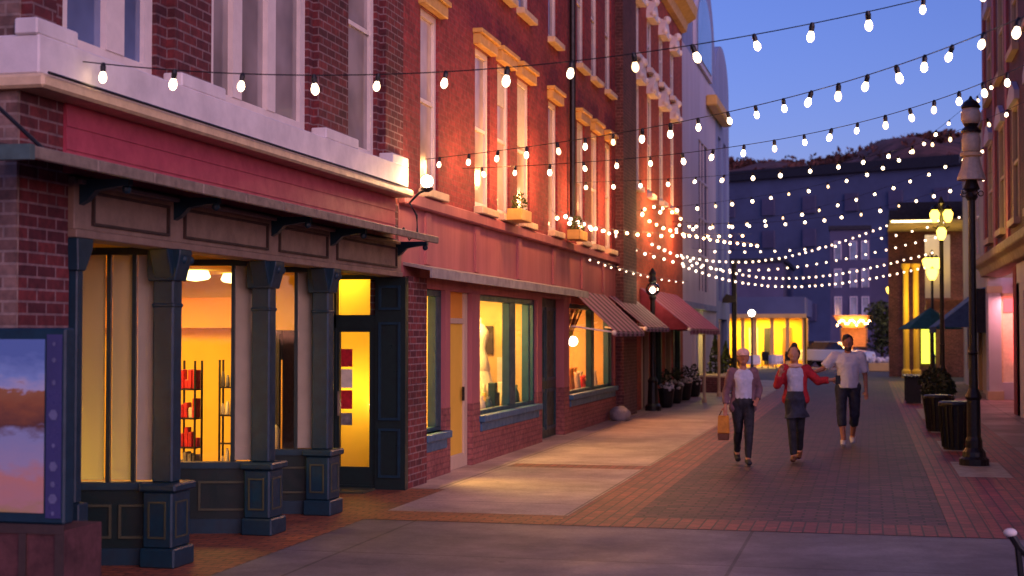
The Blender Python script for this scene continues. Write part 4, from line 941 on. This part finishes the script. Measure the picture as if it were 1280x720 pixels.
MB().box(-2.9, .2, 120, 126, 0, 10.2).box(.2, 4.5, 122, 128, 0, 8.0).build('wall', 'indigo', Ib)
MB().box(-3.0, .3, 119.8, 126.1, 10.2, 10.5).build('roof', 'roof_dark', Ib)
for xx in (-2.6, -1.4, -.5):
    for z in (3.4, 5.6, 7.8):
        f = MB().box(xx, xx+.07, 119.9, 120, z, z+1.5).box(xx+.53, xx+.6, 119.9, 120, z, z+1.5).box(xx+.07, xx+.53, 119.9, 120, z+1.43, z+1.5).build('window', 'lavender', Ib); MB().box(xx+.07, xx+.53, 119.95, 119.99, z, z+1.43).build('pane', 'pane_blue', f)
Jb = thing('dark_left_block', 'plain dark indigo block behind the yellow arcade', 'building', (-14, 120, 0))
MB().box(-26, -6.5, 118, 135, 0, 7.6).build('wall', 'indigo', Jb); MB().box(-26.3, -6.3, 117.8, 135.2, 7.6, 7.9).build('roof', 'roof_dark', Jb)
# kiosk
x, y = -.85, 92
K = thing('orange_kiosk', 'orange lit street kiosk with flared roof at the street end', 'kiosk', (x, y, 0))
MB().add([(x-1.25, y-.9, 3.05), (x+1.25, y-.9, 3.05), (x+1.25, y+.9, 3.05), (x-1.25, y+.9, 3.05), (x-.6, y-.5, 2.3), (x+.6, y-.5, 2.3), (x+.6, y+.5, 2.3), (x-.6, y+.5, 2.3)], [(0, 1, 2, 3), (7, 6, 5, 4), (0, 4, 5, 1), (1, 5, 6, 2), (2, 6, 7, 3), (3, 7, 4, 0)]).build('roof', 'kiosk', K)
MB().box(x-.8, x+.8, y-.5, y+.5, 0, 1.1).box(x-.9, x+.9, y-.6, y+.5, 1.1, 1.16).build('counter', 'brown_dark', K)
MB().box(x-.8, x+.8, y+.4, y+.5, 1.16, 2.3).build('back_panel', 'kiosk', K)
for xx in (x-.78, x+.72): MB().box(xx, xx+.06, y-.5, y-.44, 1.16, 2.32).build('post', 'brown_dark', K)
m = MB()
for k in range(16): m.ball((x-.95+k*.125, y-1.0, 2.45+.3*abs(math.sin(k*.7))), .06, 6)
m.build('fairy_bulbs', 'bulb_warm', K); point('kiosk_light', (x, y-1.2, 2.2), 40, (1, .5, .15), .2)
# parked cars
def car(x, y, body, label, rot=0):
    t = thing('parked_car', label, 'car', (0, 0, 0), 'cars parked at the street end')
    prof = [(-.85, .3), (.85, .3), (.88, .75), (.82, .92), (.68, 1.0), (.56, 1.42), (-.56, 1.42), (-.68, 1.0), (-.82, .92), (-.88, .75)]
    lower = MB(); ys = [-2.15, -2.05, 1.95, 2.1]
    m = MB().prismx([(-2.15, .35), (-2.2, .6), (-2.1, .88), (-1.1, 1.0), (1.3, 1.02), (2.05, .95), (2.15, .6), (2.1, .35)], -.88, .88); m.build('body', body, t, bevel=.05)
    MB().add([(-.8, -1.15, 1.0), (.8, -1.15, 1.0), (.8, 1.6, 1.02), (-.8, 1.6, 1.02), (-.6, -.45, 1.45), (.6, -.45, 1.45), (.6, 1.05, 1.45), (-.6, 1.05, 1.45)], [(0, 1, 5, 4), (1, 2, 6, 5), (2, 3, 7, 6), (3, 0, 4, 7), (4, 5, 6, 7)]).build('cabin', 'pane_dark', t)
    MB().box(-.6, .6, -.45, 1.05, 1.451, 1.48).build('roof', body, t, bevel=.01)
    for sx in (-.86, .66):
        for yy in (-1.35, 1.35):
            w_ = MB().prismx([(yy+.32*math.cos(a*math.pi/8), .32+.32*math.sin(a*math.pi/8)) for a in range(16)], sx, sx+.2).build('wheel', 'rubber', t)
    for sx in (-.7, .45): MB().box(sx, sx+.25, -2.19, -2.12, .62, .76).build('headlight', 'frost', t)
    t.location = (x, y, 0); t.rotation_euler = (0, 0, rot); WORLD[t.name] = (x, y, 0)
    return t
car(-1.9, 89, 'car_white', 'pale car parked left of the orange kiosk', R(62)); car(-2.6, 98, 'car_dark', 'dark blue car behind the pale parked car', R(70))
# cafe tables on the far left
for i, (x, y) in enumerate(((-5.0, 83.5), (-6.2, 82.8))):
    t = thing('cafe_table', ['white clothed table nearer the kiosk before the yellow arcade', 'white clothed table beside the bright globe lamp'][i], 'table', (x, y, 0))
    MB().lathe(x, y, [(.4, .25), (.42, .4), (.38, .72), (.38, .75)], 12).build('tablecloth', 'white', t); MB().lathe(x, y, [(.2, 0), (.04, .05), (.04, .3)], 8).build('leg', 'black', t)
for i, (x, y) in enumerate(((-5.6, 83.6), (-4.3, 83.2), (-6.9, 83.0))):
    t = thing('cafe_chair', ['dark cafe chair between the two white tables', 'dark cafe chair nearer the kiosk', 'dark cafe chair at the far left of the tables'][i], 'chair', (x, y, 0))
    MB().box(x-.2, x+.2, y-.2, y+.2, .43, .47).build('seat', 'black', t); MB().box(x-.2, x+.2, y+.18, y+.22, .47, .95).build('backrest', 'black', t)
    for sx in (-.18, .15):
        for sy in (-.18, .15): MB().box(x+sx, x+sx+.03, y+sy, y+sy+.03, 0, .43).build('leg', 'black', t)
# hill
hm = MB(); nx = 120; 
prof = []
for i in range(nx+1):
    X = -260+520*i/nx
    base = 52+.055*X+6*math.sin(X*.011+1)+2.2*math.sin(X*.09)
    prof.append((X, base))
vs = []; fs = []
for j in range(9):
    f = j/8
    for i, (X, h) in enumerate(prof): vs.append((X, 300+170*f, h*math.sin(f*math.pi/2)*(1+.04*math.sin(X*.2+j))))
for j in range(8):
    for i in range(nx): a = j*(nx+1)+i; fs.append((a, a+1, a+nx+2, a+nx+1))
h = hm.add(vs, fs).build('hill', 'woods', smooth=True); h['kind'] = 'structure'
tm = MB()
for k in range(1700):
    i = random.random(); X = -200+400*i; f = random.choice([1, 1, 1, random.random()])
    ii = min(nx, max(0, int((X+260)/520*nx))); zz_ = prof[ii][1]*math.sin(f*math.pi/2); r = random.uniform(.9, 2.6)
    tm.leaves((X, 300+170*f-3, zz_+r*.3), (r*1.2, r*1.1, r*random.uniform(.8, 1.2)), 34, r*.42)
h = tm.build('hillside_woods', 'woods'); h['kind'] = 'stuff'

M['plinth'] = plain('brown_plinth_boards', (.10, .035, .035), .75, var=.35, scale=7)
M['pictogram'] = plain('faded_pictogram', (.13, .14, .26), .5)
# ================================================================ poster case bottom left
t = thing('poster_case', 'blue framed poster case on a brick plinth at the building corner', 'poster case', (-5.3, 8.3, 0))
yb = 8.3; xr = -4.85; xl = -6.25
MB().box(xl, xr, yb, yb+.12, .72, 1.94).build('frame', 'navy', t, bevel=.012)
m, nt, b = newmat('landscape_picture'); pos = geo_pos(nt); sep = nt.nodes.new('ShaderNodeSeparateXYZ'); L(nt, pos, sep.inputs[0])
mp = nt.nodes.new('ShaderNodeMapping'); mp.inputs['Scale'].default_value = (4, 1, 9); L(nt, pos, mp.inputs[0])
n = noise_node(nt, 1.6, 5, mp.outputs[0]); ma = nt.nodes.new('ShaderNodeMath'); ma.operation = 'MULTIPLY_ADD'; L(nt, n.outputs['Fac'], ma.inputs[0]); ma.inputs[1].default_value = .26; L(nt, sep.outputs['Z'], ma.inputs[2])
sb = nt.nodes.new('ShaderNodeMath'); sb.operation = 'SUBTRACT'; L(nt, ma.outputs[0], sb.inputs[0]); sb.inputs[1].default_value = .90
r = ramp(nt, sb.outputs[0], [(.0, (.45, .32, .14)), (.10, (.55, .30, .28)), (.24, (.62, .30, .24)), (.34, (.40, .38, .52)), (.50, (.30, .36, .55)), (.56, (.14, .06, .05)), (.68, (.32, .12, .05)), (.78, (.36, .16, .07)), (.80, (.48, .50, .65)), (.88, (.24, .38, .68)), (1.0, (.12, .22, .50))])
L(nt, r.outputs[0], b.inputs['Base Color']); b.inputs['Roughness'].default_value = .25; M['picture'] = m
MB().box(xl+.08, xr-.14, yb-.008, yb-.002, .79, 1.87).build('picture', 'picture', t)
MB().box(xr-.125, xr-.02, yb-.008, yb-.002, .76, 1.90).build('caption_strip', plain('violet_strip', (.05, .05, .16), .3, var=.1), t)
for z, s_ in ((1.84, .012), (1.74, .014), (1.60, .014), (1.40, .03), (1.21, .012), (1.08, .028), (.97, .016), (.88, .028), (.79, .012)):
    cx = xr-.073; MB().prismy([(cx+s_*math.cos(a*math.pi/3)*random.uniform(.8, 1.2), z+s_*1.2*math.sin(a*math.pi/3)) for a in range(6)], yb-.012, yb-.009).build('pictogram', 'pictogram', t)
MB().box(xl, xr-.02, yb+.01, yb+.5, 0, .68).build('plinth', 'plinth', t)
m = MB().box(xl, xr, yb-.005, yb+.005, .66, .718).box(xr-.06, xr, yb-.004, yb+.006, 0, .658).box(-5.16, -5.11, yb-.004, yb+.006, 0, .658).build('trim', 'brown_dark', t)

# ================================================================ string lights
def strand(idx, P0, Pm, P1, spacing, t0, t1, mat, br, label, cr=.0045):
    P0, Pm, P1 = Vector(P0), Vector(Pm), Vector(P1)
    ctl = Pm*2-(P0+P1)*.5
    q = lambda t: P0*(1-t)**2+ctl*2*t*(1-t)+P1*t*t
    def f(t):
        if t <= 1: return q(t)
        d_ = (P1-ctl)*2; lim = (3.38-P1.x)/max(.01, d_.x); u = min(t-1, lim) if idx[0] == 'S' or lim < .6 else t-1
        return P1+d_*u+Vector((0, 0, .9*u*u))
    t = thing('string_lights', label, 'string lights', tuple(f(t0)), 'festoon strands over the street')
    N = 60; pts = [f(t0+(t1-t0)*k/N) for k in range(N+1)]
    MB().tube(pts, cr, 5).build('cable', 'black', t)
    d = spacing*.5; acc = 0; bulbs = []; n = 0
    M2 = 400; prev = f(t0)
    small = mat != 'bulb'
    for k in range(1, M2+1):
        p = f(t0+(t1-t0)*k/M2); acc += abs(math.atan2(p.x, p.y)-math.atan2(prev.x, prev.y))*1850/26 if idx[0] == 'E' else (p-prev).length; prev = p
        if acc >= d and n < 96:
            d += spacing; n += 1; bulbs.append(p)
    key = (mat, br)
    if key not in strand.proto:
        me = MB()
        if small: me.ball((0, 0, -br-.03), br, 8)
        else: me.lathe(0, 0, [(.014, -.058), (br*.72, -.074), (br, -.098), (br*.9, -.122), (br*.5, -.138), (.004, -.143)], 12)
        sk = MB().tube([(0, 0, .0), (0, 0, -.05)], .011, 5) if small else MB().lathe(0, 0, [(.019, -.062), (.022, -.02), (.012, .008)], 8)
        o1 = me.build('bulb', mat, None, smooth=True); o2 = sk.build('socket', 'black', None)
        strand.proto[key] = (o1.data, o2.data); bpy.data.objects.remove(o1); bpy.data.objects.remove(o2)
    m1, m2 = strand.proto[key]; off = f(t0)
    if mat == 'bulb' and 'dim' not in strand.proto: dm = m1.copy(); dm.materials.clear(); dm.materials.append(M['bulb_dim']); strand.proto['dim'] = dm
    for p in bulbs:
        jz = random.uniform(-.01, .01)
        o = bpy.data.objects.new('bulb', strand.proto['dim'] if mat == 'bulb' and random.random() < .14 else m1); C.objects.link(o); o.parent = t; o.location = p-off; o.rotation_euler = (random.gauss(0, .16), random.gauss(0, .16), 0); q_ = random.uniform(.88, 1.1); o.scale = (q_, q_, q_)
        if not small:
            s_ = bpy.data.objects.new('socket', m2); C.objects.link(s_); s_.parent = o
    return bulbs
strand.proto = {}
ST = [
 ('S1', (-5.53, 9.41, 3.85), (-2.75, 10.9, 3.93), (.5, 12.38, 4.63), .50, 0, 1.5, 'bulb', 0.029, 'nearest festoon strand, sweeping low across the white windows of the corner shop'),
 ('S2', (-5.5, 18.1, 4.14), (-1.82, 15.44, 4.14), (.66, 11.41, 4.06), .50, 0, 1.35, 'bulb', 0.029, 'second festoon strand, rising right against the open sky'),
 ('S3', (-5.5, 19.9, 4.22), (-1.39, 18.62, 4.28), (1.29, 14.64, 4.37), .50, 0, 1.3, 'bulb', 0.030, 'third festoon strand, ending before the dark mulberry building'),
 ('S4', (-5.5, 27.7, 4.8), (-1.34, 28.9, 5.1), (1.38, 26.97, 5.41), .55, 0, 1.55, 'bulb', 0.035, 'festoon strand crossing just under the wooded hill line'),
 ('S5', (-5.5, 35.3, 4.88), (-1.61, 37.57, 5.54), (.69, 37.0, 6.2), .5, 0, 1.7, 'bulb', 0.038, 'festoon strand crossing the dark roof of the indigo building'),
 ('S6', (-5.5, 41.5, 4.95), (-1.86, 42.66, 5.39), (1.98, 42.5, 6.55), .52, 0, 1.3, 'bulb', 0.040, 'festoon strand below the indigo building roof, upper of a close pair'),
 ('S7', (-5.5, 42.5, 5.15), (-1.51, 41.72, 5.11), (2.07, 42.5, 5.91), .52, 0, 1.3, 'bulb', 0.040, 'festoon strand below the indigo building roof, lower of a close pair'),
 ('E0', (-5.35, 25.2, 4.07), (-5.35, 35.3, 4.37), (-4.17, 55.47, 5.64), 0.55, 0, 1, 'bulb_facade', .036, 'warm strand running along the red brick fronts'),
 ('E1', (-5.45, 26.4, 4.15), (-4.56, 60.55, 4.91), (.88, 61.72, 6.4), .31, 0, 1.0, 'bulb_small', .038, 'dense strand climbing to the corner of the lit pavilion'),
 ('E2', (-5.5, 37.8, 4.33), (-3.14, 60.91, 4.23), (2.54, 62.24, 5.27), .31, 0, 1.0, 'bulb_small', .038, 'dense sagging strand ending at the purple panel, upper one'),
 ('E3', (-5.5, 44.4, 4.06), (-2.85, 62.6, 3.95), (2.71, 62.9, 4.8), .31, 0, 1.0, 'bulb_small', .038, 'lowest dense sagging strand ending at the purple panel'),
 ('E4', (-5.5, 34.9, 4.0), (-3.67, 56.66, 4.41), (1.93, 57.98, 5.47), 0.45, 0, 1.05, 'bulb_small', .036, 'dense strand between the sagging ones, crossing the tower'),
 ('E5', (-5.35, 28.53, 3.43), (-5.36, 35.7, 3.38), (-5.31, 44.97, 3.50), 0.34, 0, 1, 'bulb_small', .018, 'tiny bulb strand along the pink wall below the sills'),
 ('E6', (-5.45, 36.2, 5.2), (-5.2, 40.0, 4.78), (-3.25, 46.46, 4.71), .32, 0, 1, 'bulb_facade', .036, 'warm strand dipping in front of the orange brick building'),
 ('E7', (-5.35, 35.6, 4.92), (-5.3, 40.0, 5.35), (-5.18, 46.0, 5.08), .42, 0, 1, 'bulb_facade', .036, 'warm strand looped high on the orange brick building'),
 ('E8', (-5.35, 46.5, 4.6), (-2.48, 50.76, 4.80), (.43, 53.51, 5.32), 0.7, 0, 1.5, 'bulb_small', .036, 'strand from the arched building toward the cream building'),
]
for s in ST: strand(*s)
for (x, y, z, e_) in ((-4.9, 19.9, 4.3, 22), (-4.85, 22.0, 4.5, 42), (-4.8, 24.6, 4.6, 46), (-4.85, 27.7, 4.5, 42), (-4.85, 31.5, 4.7, 48), (-4.8, 38.5, 5.1, 75), (-4.8, 43, 5.1, 75)):
    point('string_bulb_light', (x, y, z), e_, (1, .42, .13), .12)

# ================================================================ people
def capsule(mb, a, b, ra, rb, n=12):
    a, b = Vector(a), Vector(b); mb.tube([a, a.lerp(b, .5), b], ra, n, rb); mb.ball(a, ra, n); mb.ball(b, rb, n)
def fuse(mb, name, mat, parent, vox=.012, it=4):
    o = mb.build(name, mat, None)
    md = o.modifiers.new('r', 'REMESH'); md.mode = 'VOXEL'; md.voxel_size = vox
    sm = o.modifiers.new('s', 'SMOOTH'); sm.iterations = it; sm.factor = .5
    dg = bpy.context.evaluated_depsgraph_get(); me = bpy.data.meshes.new_from_object(o.evaluated_get(dg))
    me.name = name
    for p_ in me.polygons: p_.use_smooth = True
    mats = M[mat]
    me.materials.clear(); me.materials.append(mats)
    bpy.data.objects.remove(o)
    if name in ('tank_top', 'cardigan', 'trousers', 'top', 'coat', 'skirt', 'shirt', 'leggings', 'hair'):
        from mathutils import noise as NZ
        a_ = .011 if name != 'leggings' else .004
        nn_ = [v_.normal.copy() for v_ in me.vertices]
        for v_, n_v in zip(me.vertices, nn_):
            c_ = v_.co.copy(); k_ = NZ.noise(Vector((c_.x*9, c_.y*9, c_.z*5+c_.x*9)))+.5*NZ.noise(c_*26)
            v_.co = c_+n_v*k_*a_
    off = Vector(parent.location)
    o = bpy.data.objects.new(name, me); C.objects.link(o); o.parent = parent
    return o
def person(loc, rotz, H, J, label, skin, spec):
    """J: joints in a 1.75 m frame, facing -y; +x is the viewer's right"""
    t = thing('person', label, 'person', loc); t.rotation_euler = (0, 0, rotz); s = H/1.75; t.scale = (s, s, s)
    b = MB()
    hip, ch, nk, hd = J['hip'], J['chest'], J['neck'], J['head']
    capsule(b, hip, Vector(hip)+Vector((0, 0, .12)), .13, .115); capsule(b, Vector(hip)+Vector((0, 0, .12)), ch, .105, .105)
    b.ball(ch, .13, 14, (1.15, .7, 1.05)); capsule(b, ch, nk, .08, .055); capsule(b, nk, hd, .052, .05)
    hv = Vector(hd)
    b.ball(hv+Vector((0, 0, .03)), .098, 16, (.84, .98, 1.18)); b.ball(hv+Vector((0, -.03, -.045)), .06, 12, (.95, .95, .9))
    b.ball(hv+Vector((0, -.098, .005)), .018, 8, (.8, 1.1, 1.5)); b.ball(hv+Vector((0, -.082, -.043)), .02, 8, (1.3, .6, .45))
    for sx in (-1, 1): b.ball(hv+Vector((sx*.083, .0, .01)), .022, 8, (.5, .9, 1.3)); b.ball(hv+Vector((sx*.032, -.082, .035)), .014, 8)
    for sd in ('L', 'R'):
        sh, el, wr, ha = (Vector(J[k+sd]) for k in ('sh', 'el', 'wr', 'ha'))
        capsule(b, ch, sh, .09, .06); capsule(b, sh, el, .052, .04); capsule(b, el, wr, .038, .026)
        d = (ha-wr).normalized(); side = d.cross(Vector((0, 1, 0))).normalized() if abs(d.y) < .9 else Vector((1, 0, 0))
        capsule(b, wr, wr+d*.07, .026, .032)
        for k, ln in enumerate((.068, .078, .074, .058)):
            o0 = wr+d*.075+side*(-.027+.018*k); o1 = o0+d*ln*.55+Vector((0, -.006, 0)); o2 = o1+d*ln*.45+Vector((0, -.018, 0))
            b.tube([o0-d*.02, o1, o2], .0095, 6, .0075)
        tb = wr+d*.025+side*(-.025); b.tube([tb, tb-side*.03+d*.02+Vector((0, -.012, 0)), tb-side*.035+d*.055+Vector((0, -.02, 0))], .011, 6, .009)
        hp, kn, an, to = (Vector(J[k+sd]) for k in ('hp', 'kn', 'an', 'to'))
        capsule(b, hp, kn, .085, .055); capsule(b, kn, kn.lerp(an, .35), .052, .055); capsule(b, kn.lerp(an, .35), an, .055, .036)
        capsule(b, an, to, .04, .034)
    fuse(b, 'body', skin, t, .0085, 3)
    em = MB()
    for sx in (-1, 1): em.ball(hv+Vector((sx*.034, -.088, .03)), .010, 8)
    em.build('eyes', 'hair_dark', t)
    spec(t, J, hv)
    return t
def leg_cover(t, J, mat, end=1.0, r=(.10, .072, .052), name='trousers', hips=.15):
    b = MB(); capsule(b, J['hip'], Vector(J['hip'])+Vector((0, 0, .1)), hips, hips*.9)
    for sd in ('L', 'R'):
        hp, kn, an = (Vector(J[k+sd]) for k in ('hp', 'kn', 'an')); e = kn.lerp(an, end)
        capsule(b, hp, kn, r[0], r[1]); b.tube([kn, kn.lerp(e, .5), e], r[1], 12, r[2]); b.ball(kn, r[1], 12)
    fuse(b, name, mat, t, .012, 5)
def shoes(t, J, mat):
    for sd in ('L', 'R'):
        an, to = Vector(J['an'+sd]), Vector(J['to'+sd]); b = MB()
        capsule(b, an+Vector((0, .02, -.02)), to+Vector((0, -.01, 0)), .05, .042); b.ball(to+Vector((0, -.03, -.0)), .044, 10, (1.05, 1.2, .8)); fuse(b, 'shoe', mat, t, .01, 2)
def torso_cover(t, J, mat, name, zlow=-.02, r=.15, sl=None, slr=(.075, .065), grow=0, split=False, flare=0):
    b = MB(); hip, ch, nk = Vector(J['hip']), Vector(J['chest']), Vector(J['neck'])
    lo = hip+Vector((0, 0, zlow))
    if split:
        for sx in (-1, 1):
            o = Vector((sx*.085, .012, 0)); capsule(b, lo+o+Vector((sx*.03*flare, .01, 0)), hip+Vector((0, 0, .15))+o, .085+.012*flare, .085); capsule(b, hip+Vector((0, 0, .15))+o, ch+o, .085, .10)
        capsule(b, lo+Vector((0, .06, 0)), ch+Vector((0, .06, .05)), .11, .12)
    else:
        b.tube([lo, hip+Vector((0, 0, .14)), ch], r, 16, r*1.02); b.ball(ch, r*1.03, 14, (1.2, .85, .95))
    b.ball(ch+Vector((0, .0, .06)), r, 14, (1.25, .78, .7) if not split else (1.2, .6, .6))
    if sl is not None:
        for sd in ('L', 'R'):
            sh, el, wr = (Vector(J[k+sd]) for k in ('sh', 'el', 'wr')); capsule(b, ch+Vector((0, .01, .05)), sh, .09, slr[0])
            if sl <= 1: b.tube([sh, sh.lerp(el, sl)], slr[0], 12, slr[1])
            else: capsule(b, sh, el, slr[0], slr[1]); b.tube([el, el.lerp(wr, sl-1)], slr[1], 12, slr[1]*.85)
    fuse(b, name, mat, t, .012, 5)

# left walker: cap, pale tank, open mauve cardigan, black trousers
J1 = dict(hip=(0, 0, .96), chest=(.0, 0, 1.30), neck=(0, -.01, 1.47), head=(0.0, -.03, 1.60),
          shL=(-.17, .01, 1.40), elL=(-.25, .04, 1.12), wrL=(-.27, -.03, .88), haL=(-.275, -.05, .78),
          shR=(.17, .01, 1.40), elR=(.25, .05, 1.14), wrR=(.20, -.08, .97), haR=(.17, -.14, .93),
          hpL=(-.085, 0, .92), knL=(-.07, .06, .52), anL=(-.06, .30, .16), toL=(-.06, .20, .06),
          hpR=(.085, 0, .92), knR=(.07, -.12, .50), anR=(.05, -.14, .085), toR=(.05, -.28, .045))
def s1(t, J, hv):
    torso_cover(t, J, 'cloth_grey', 'tank_top', .02, .142)
    torso_cover(t, J, 'cloth_mauve', 'cardigan', -.10, .16, 1.85, (.07, .058), split=True, flare=1)
    leg_cover(t, J, 'cloth_black', .95, (.102, .07, .048)); shoes(t, J, 'cloth_black')
    h = MB(); h.ball(hv+Vector((0, .035, .03)), .108, 14, (.95, .95, 1.1)); h.ball(hv+Vector((0, .07, -.06)), .07, 10, (1, .7, 1.3)); fuse(h, 'hair', 'hair_brown', t, .01, 2)
    h = MB(); h.ball(hv+Vector((0, .005, .085)), .108, 16, (.95, 1.02, .72)); h.ball(hv+Vector((0, -.11, .06)), .07, 12, (1.0, 1.0, .14)); fuse(h, 'cap', 'cap', t, .008, 1)
p1 = person((-1.78, 21.8, 0.01), R(12), 1.68, J1, 'walker in pale cap and open mauve cardigan, carrying a mustard bag', 'skin_b', s1)
t = thing('shoulder_bag', 'tall mustard bag with brown base hanging from the capped walker hand', 'bag', (-2.06, 21.76, 0))
MB().prismy([(-2.135, .36), (-1.985, .36), (-1.975, .46), (-2.145, .46)], 21.70, 21.80).build('base', 'bag_dark', t, bevel=.01)
MB().prismy([(-2.145, .461), (-1.975, .461), (-1.985, .72), (-2.135, .72)], 21.70, 21.80).build('body', 'bag', t, bevel=.01)
MB().tube([(-2.12, 21.75, .72), (-2.08, 21.75, .80), (-2.06, 21.75, .82), (-2.04, 21.75, .80), (-2.0, 21.75, .72)], .009, 6).build('strap', 'bag_dark', t)
# middle walker: red open coat, dark skirt over leggings, reaching
J2 = dict(hip=(0, 0, .96), chest=(.0, 0, 1.30), neck=(0, -.01, 1.47), head=(-.02, -.03, 1.60),
          shL=(-.17, .01, 1.40), elL=(-.27, -.02, 1.15), wrL=(-.22, -.12, 1.33), haL=(-.19, -.16, 1.42),
          shR=(.17, .01, 1.39), elR=(.34, -.05, 1.22), wrR=(.54, -.10, 1.24), haR=(.63, -.12, 1.25),
          hpL=(-.08, 0, .92), knL=(-.05, -.10, .50), anL=(-.02, -.12, .085), toL=(-.02, -.26, .045),
          hpR=(.08, 0, .92), knR=(.06, .05, .51), anR=(.03, .28, .15), toR=(.03, .18, .06))
def s2(t, J, hv):
    torso_cover(t, J, 'cloth_grey', 'top', .05, .138)
    torso_cover(t, J, 'cloth_red', 'coat', -.02, .16, 1.8, (.078, .066), split=True, flare=1)
    b = MB(); hip = Vector(J['hip']); b.tube([hip+Vector((0, 0, .12)), hip+Vector((0, 0, -.02)), hip+Vector((0.02, 0, -.30))], .135, 18, .20); fuse(b, 'skirt', 'cloth_navy', t, .012, 3)
    leg_cover(t, J, 'cloth_black', .95, (.095, .068, .056), 'leggings', .125); shoes(t, J, 'bag_dark')
    h = MB(); h.ball(hv+Vector((0, .03, .035)), .108, 14, (.95, 1, 1.12)); h.ball(hv+Vector((.01, .04, .15)), .05, 10); fuse(h, 'hair', 'hair_dark', t, .01, 2)
    h = MB()
    for k in range(12): a = k/12*6.283; h.ball(Vector(J['neck'])+Vector((.075*math.cos(a), .07*math.sin(a)-.01, -.02)), .035, 8)
    fuse(h, 'scarf', 'cap', t, .01, 2)
p2 = person((-1.06, 22.5, 0.01), R(-2), 1.72, J2, 'walker in open red coat and dark skirt, arm stretched to the man', 'skin_a', s2)
t = MB().box(-.47, -.40, 22.27, 22.29, 1.17, 1.30).build('mobile_phone', 'black', bevel=.006); tag(t, 'dark phone held in the outstretched hand of the red coated walker', 'phone')
# man in white v-neck
J3 = dict(hip=(0, 0, .98), chest=(.0, 0, 1.32), neck=(0, -.01, 1.50), head=(0.0, -.03, 1.625),
          shL=(-.20, .01, 1.42), elL=(-.40, -.03, 1.22), wrL=(-.60, -.10, 1.15), haL=(-.69, -.12, 1.14),
          shR=(.20, .01, 1.42), elR=(.27, .05, 1.13), wrR=(.28, -.02, .88), haR=(.28, -.05, .78),
          hpL=(-.10, 0, .94), knL=(-.11, -.13, .52), anL=(-.08, -.18, .10), toL=(-.09, -.32, .05),
          hpR=(.10, 0, .94), knR=(.10, .02, .50), anR=(.07, .27, .13), toR=(.07, .16, .055))
def s3(t, J, hv):
    torso_cover(t, J, 'cloth_white', 'shirt', -.06, .172, .85, (.092, .085))
    leg_cover(t, J, 'cloth_navy', .48, (.108, .078, .072)); shoes(t, J, 'shoe_white')
    h = MB(); h.ball(hv+Vector((0, .02, .065)), .102, 14, (.9, .98, .92)); fuse(h, 'hair', 'hair_dark', t, .01, 2)
    b = MB()
    b.ball(hv+Vector((0, -.045, -.07)), .058, 10, (1.1, .8, .8)); fuse(b, 'beard', 'hair_brown', t, .008, 1)
    MB().prismy([(-.05, 1.475), (.05, 1.475), (0, 1.36)], -.158, -.150).build('neck_opening', 'skin_b', t)
p3 = person((-.34, 25.9, 0.01), R(2), 1.86, J3, 'man in white v-neck shirt and cropped navy trousers, one arm held out', 'skin_b', s3)

# ================================================================ sky, sun, camera
wd = bpy.data.worlds.new("World"); scene.world = wd; wd.use_nodes = True; nt = wd.node_tree
sky = nt.nodes.new('ShaderNodeTexSky'); sky.sky_type = 'NISHITA'; sky.sun_disc = False
SUN_EL = 4; SUN_AZ = 137
sky.sun_elevation = R(SUN_EL); sky.sun_rotation = R(SUN_AZ); sky.altitude = 300; sky.air_density = 1.0; sky.dust_density = .3; sky.ozone_density = 4
mx = nt.nodes.new('ShaderNodeMixRGB'); mx.blend_type = 'MULTIPLY'; mx.inputs[0].default_value = 1; mx.inputs[2].default_value = (1.12, .60, .93, 1)
bg = nt.nodes['Background']; L(nt, sky.outputs[0], mx.inputs[1]); L(nt, mx.outputs[0], bg.inputs[0]); bg.inputs[1].default_value = .15
sl = bpy.data.lights.new('dusk_sun', 'SUN'); sl.energy = .68; sl.angle = R(50); sl.color = (1.0, .57, .66)
so = bpy.data.objects.new('dusk_sun', sl); C.objects.link(so); so.rotation_euler = (R(68), 0, R(43)); so['kind'] = 'helper'

cam = bpy.data.cameras.new('camera'); co = bpy.data.objects.new('camera', cam); C.objects.link(co)
cam.sensor_width = 36; cam.lens = 36*1850/1280; cam.clip_end = 5000; cam.clip_start = .1
co.location = (0, 0, 1.9); co.rotation_euler = (R(90)+math.atan(58/1850), 0, math.atan(445/1850))
cam.dof.use_dof = True; cam.dof.focus_distance = 17; cam.dof.aperture_fstop = 2.0
scene.camera = co
scene.render.engine = 'CYCLES'; cy = scene.cycles
cy.use_denoising = True; cy.max_bounces = 6; cy.diffuse_bounces = 3; cy.glossy_bounces = 3; cy.transparent_max_bounces = 12; cy.transmission_bounces = 3
cy.sample_clamp_indirect = 4; cy.sample_clamp_direct = 0; cy.caustics_reflective = False; cy.caustics_refractive = False; cy.use_light_tree = True
vs_ = scene.view_settings; vs_.view_transform = 'Standard'; vs_.look = 'None'; vs_.exposure = 1.2; vs_.gamma = 1; vs_.use_curve_mapping = False
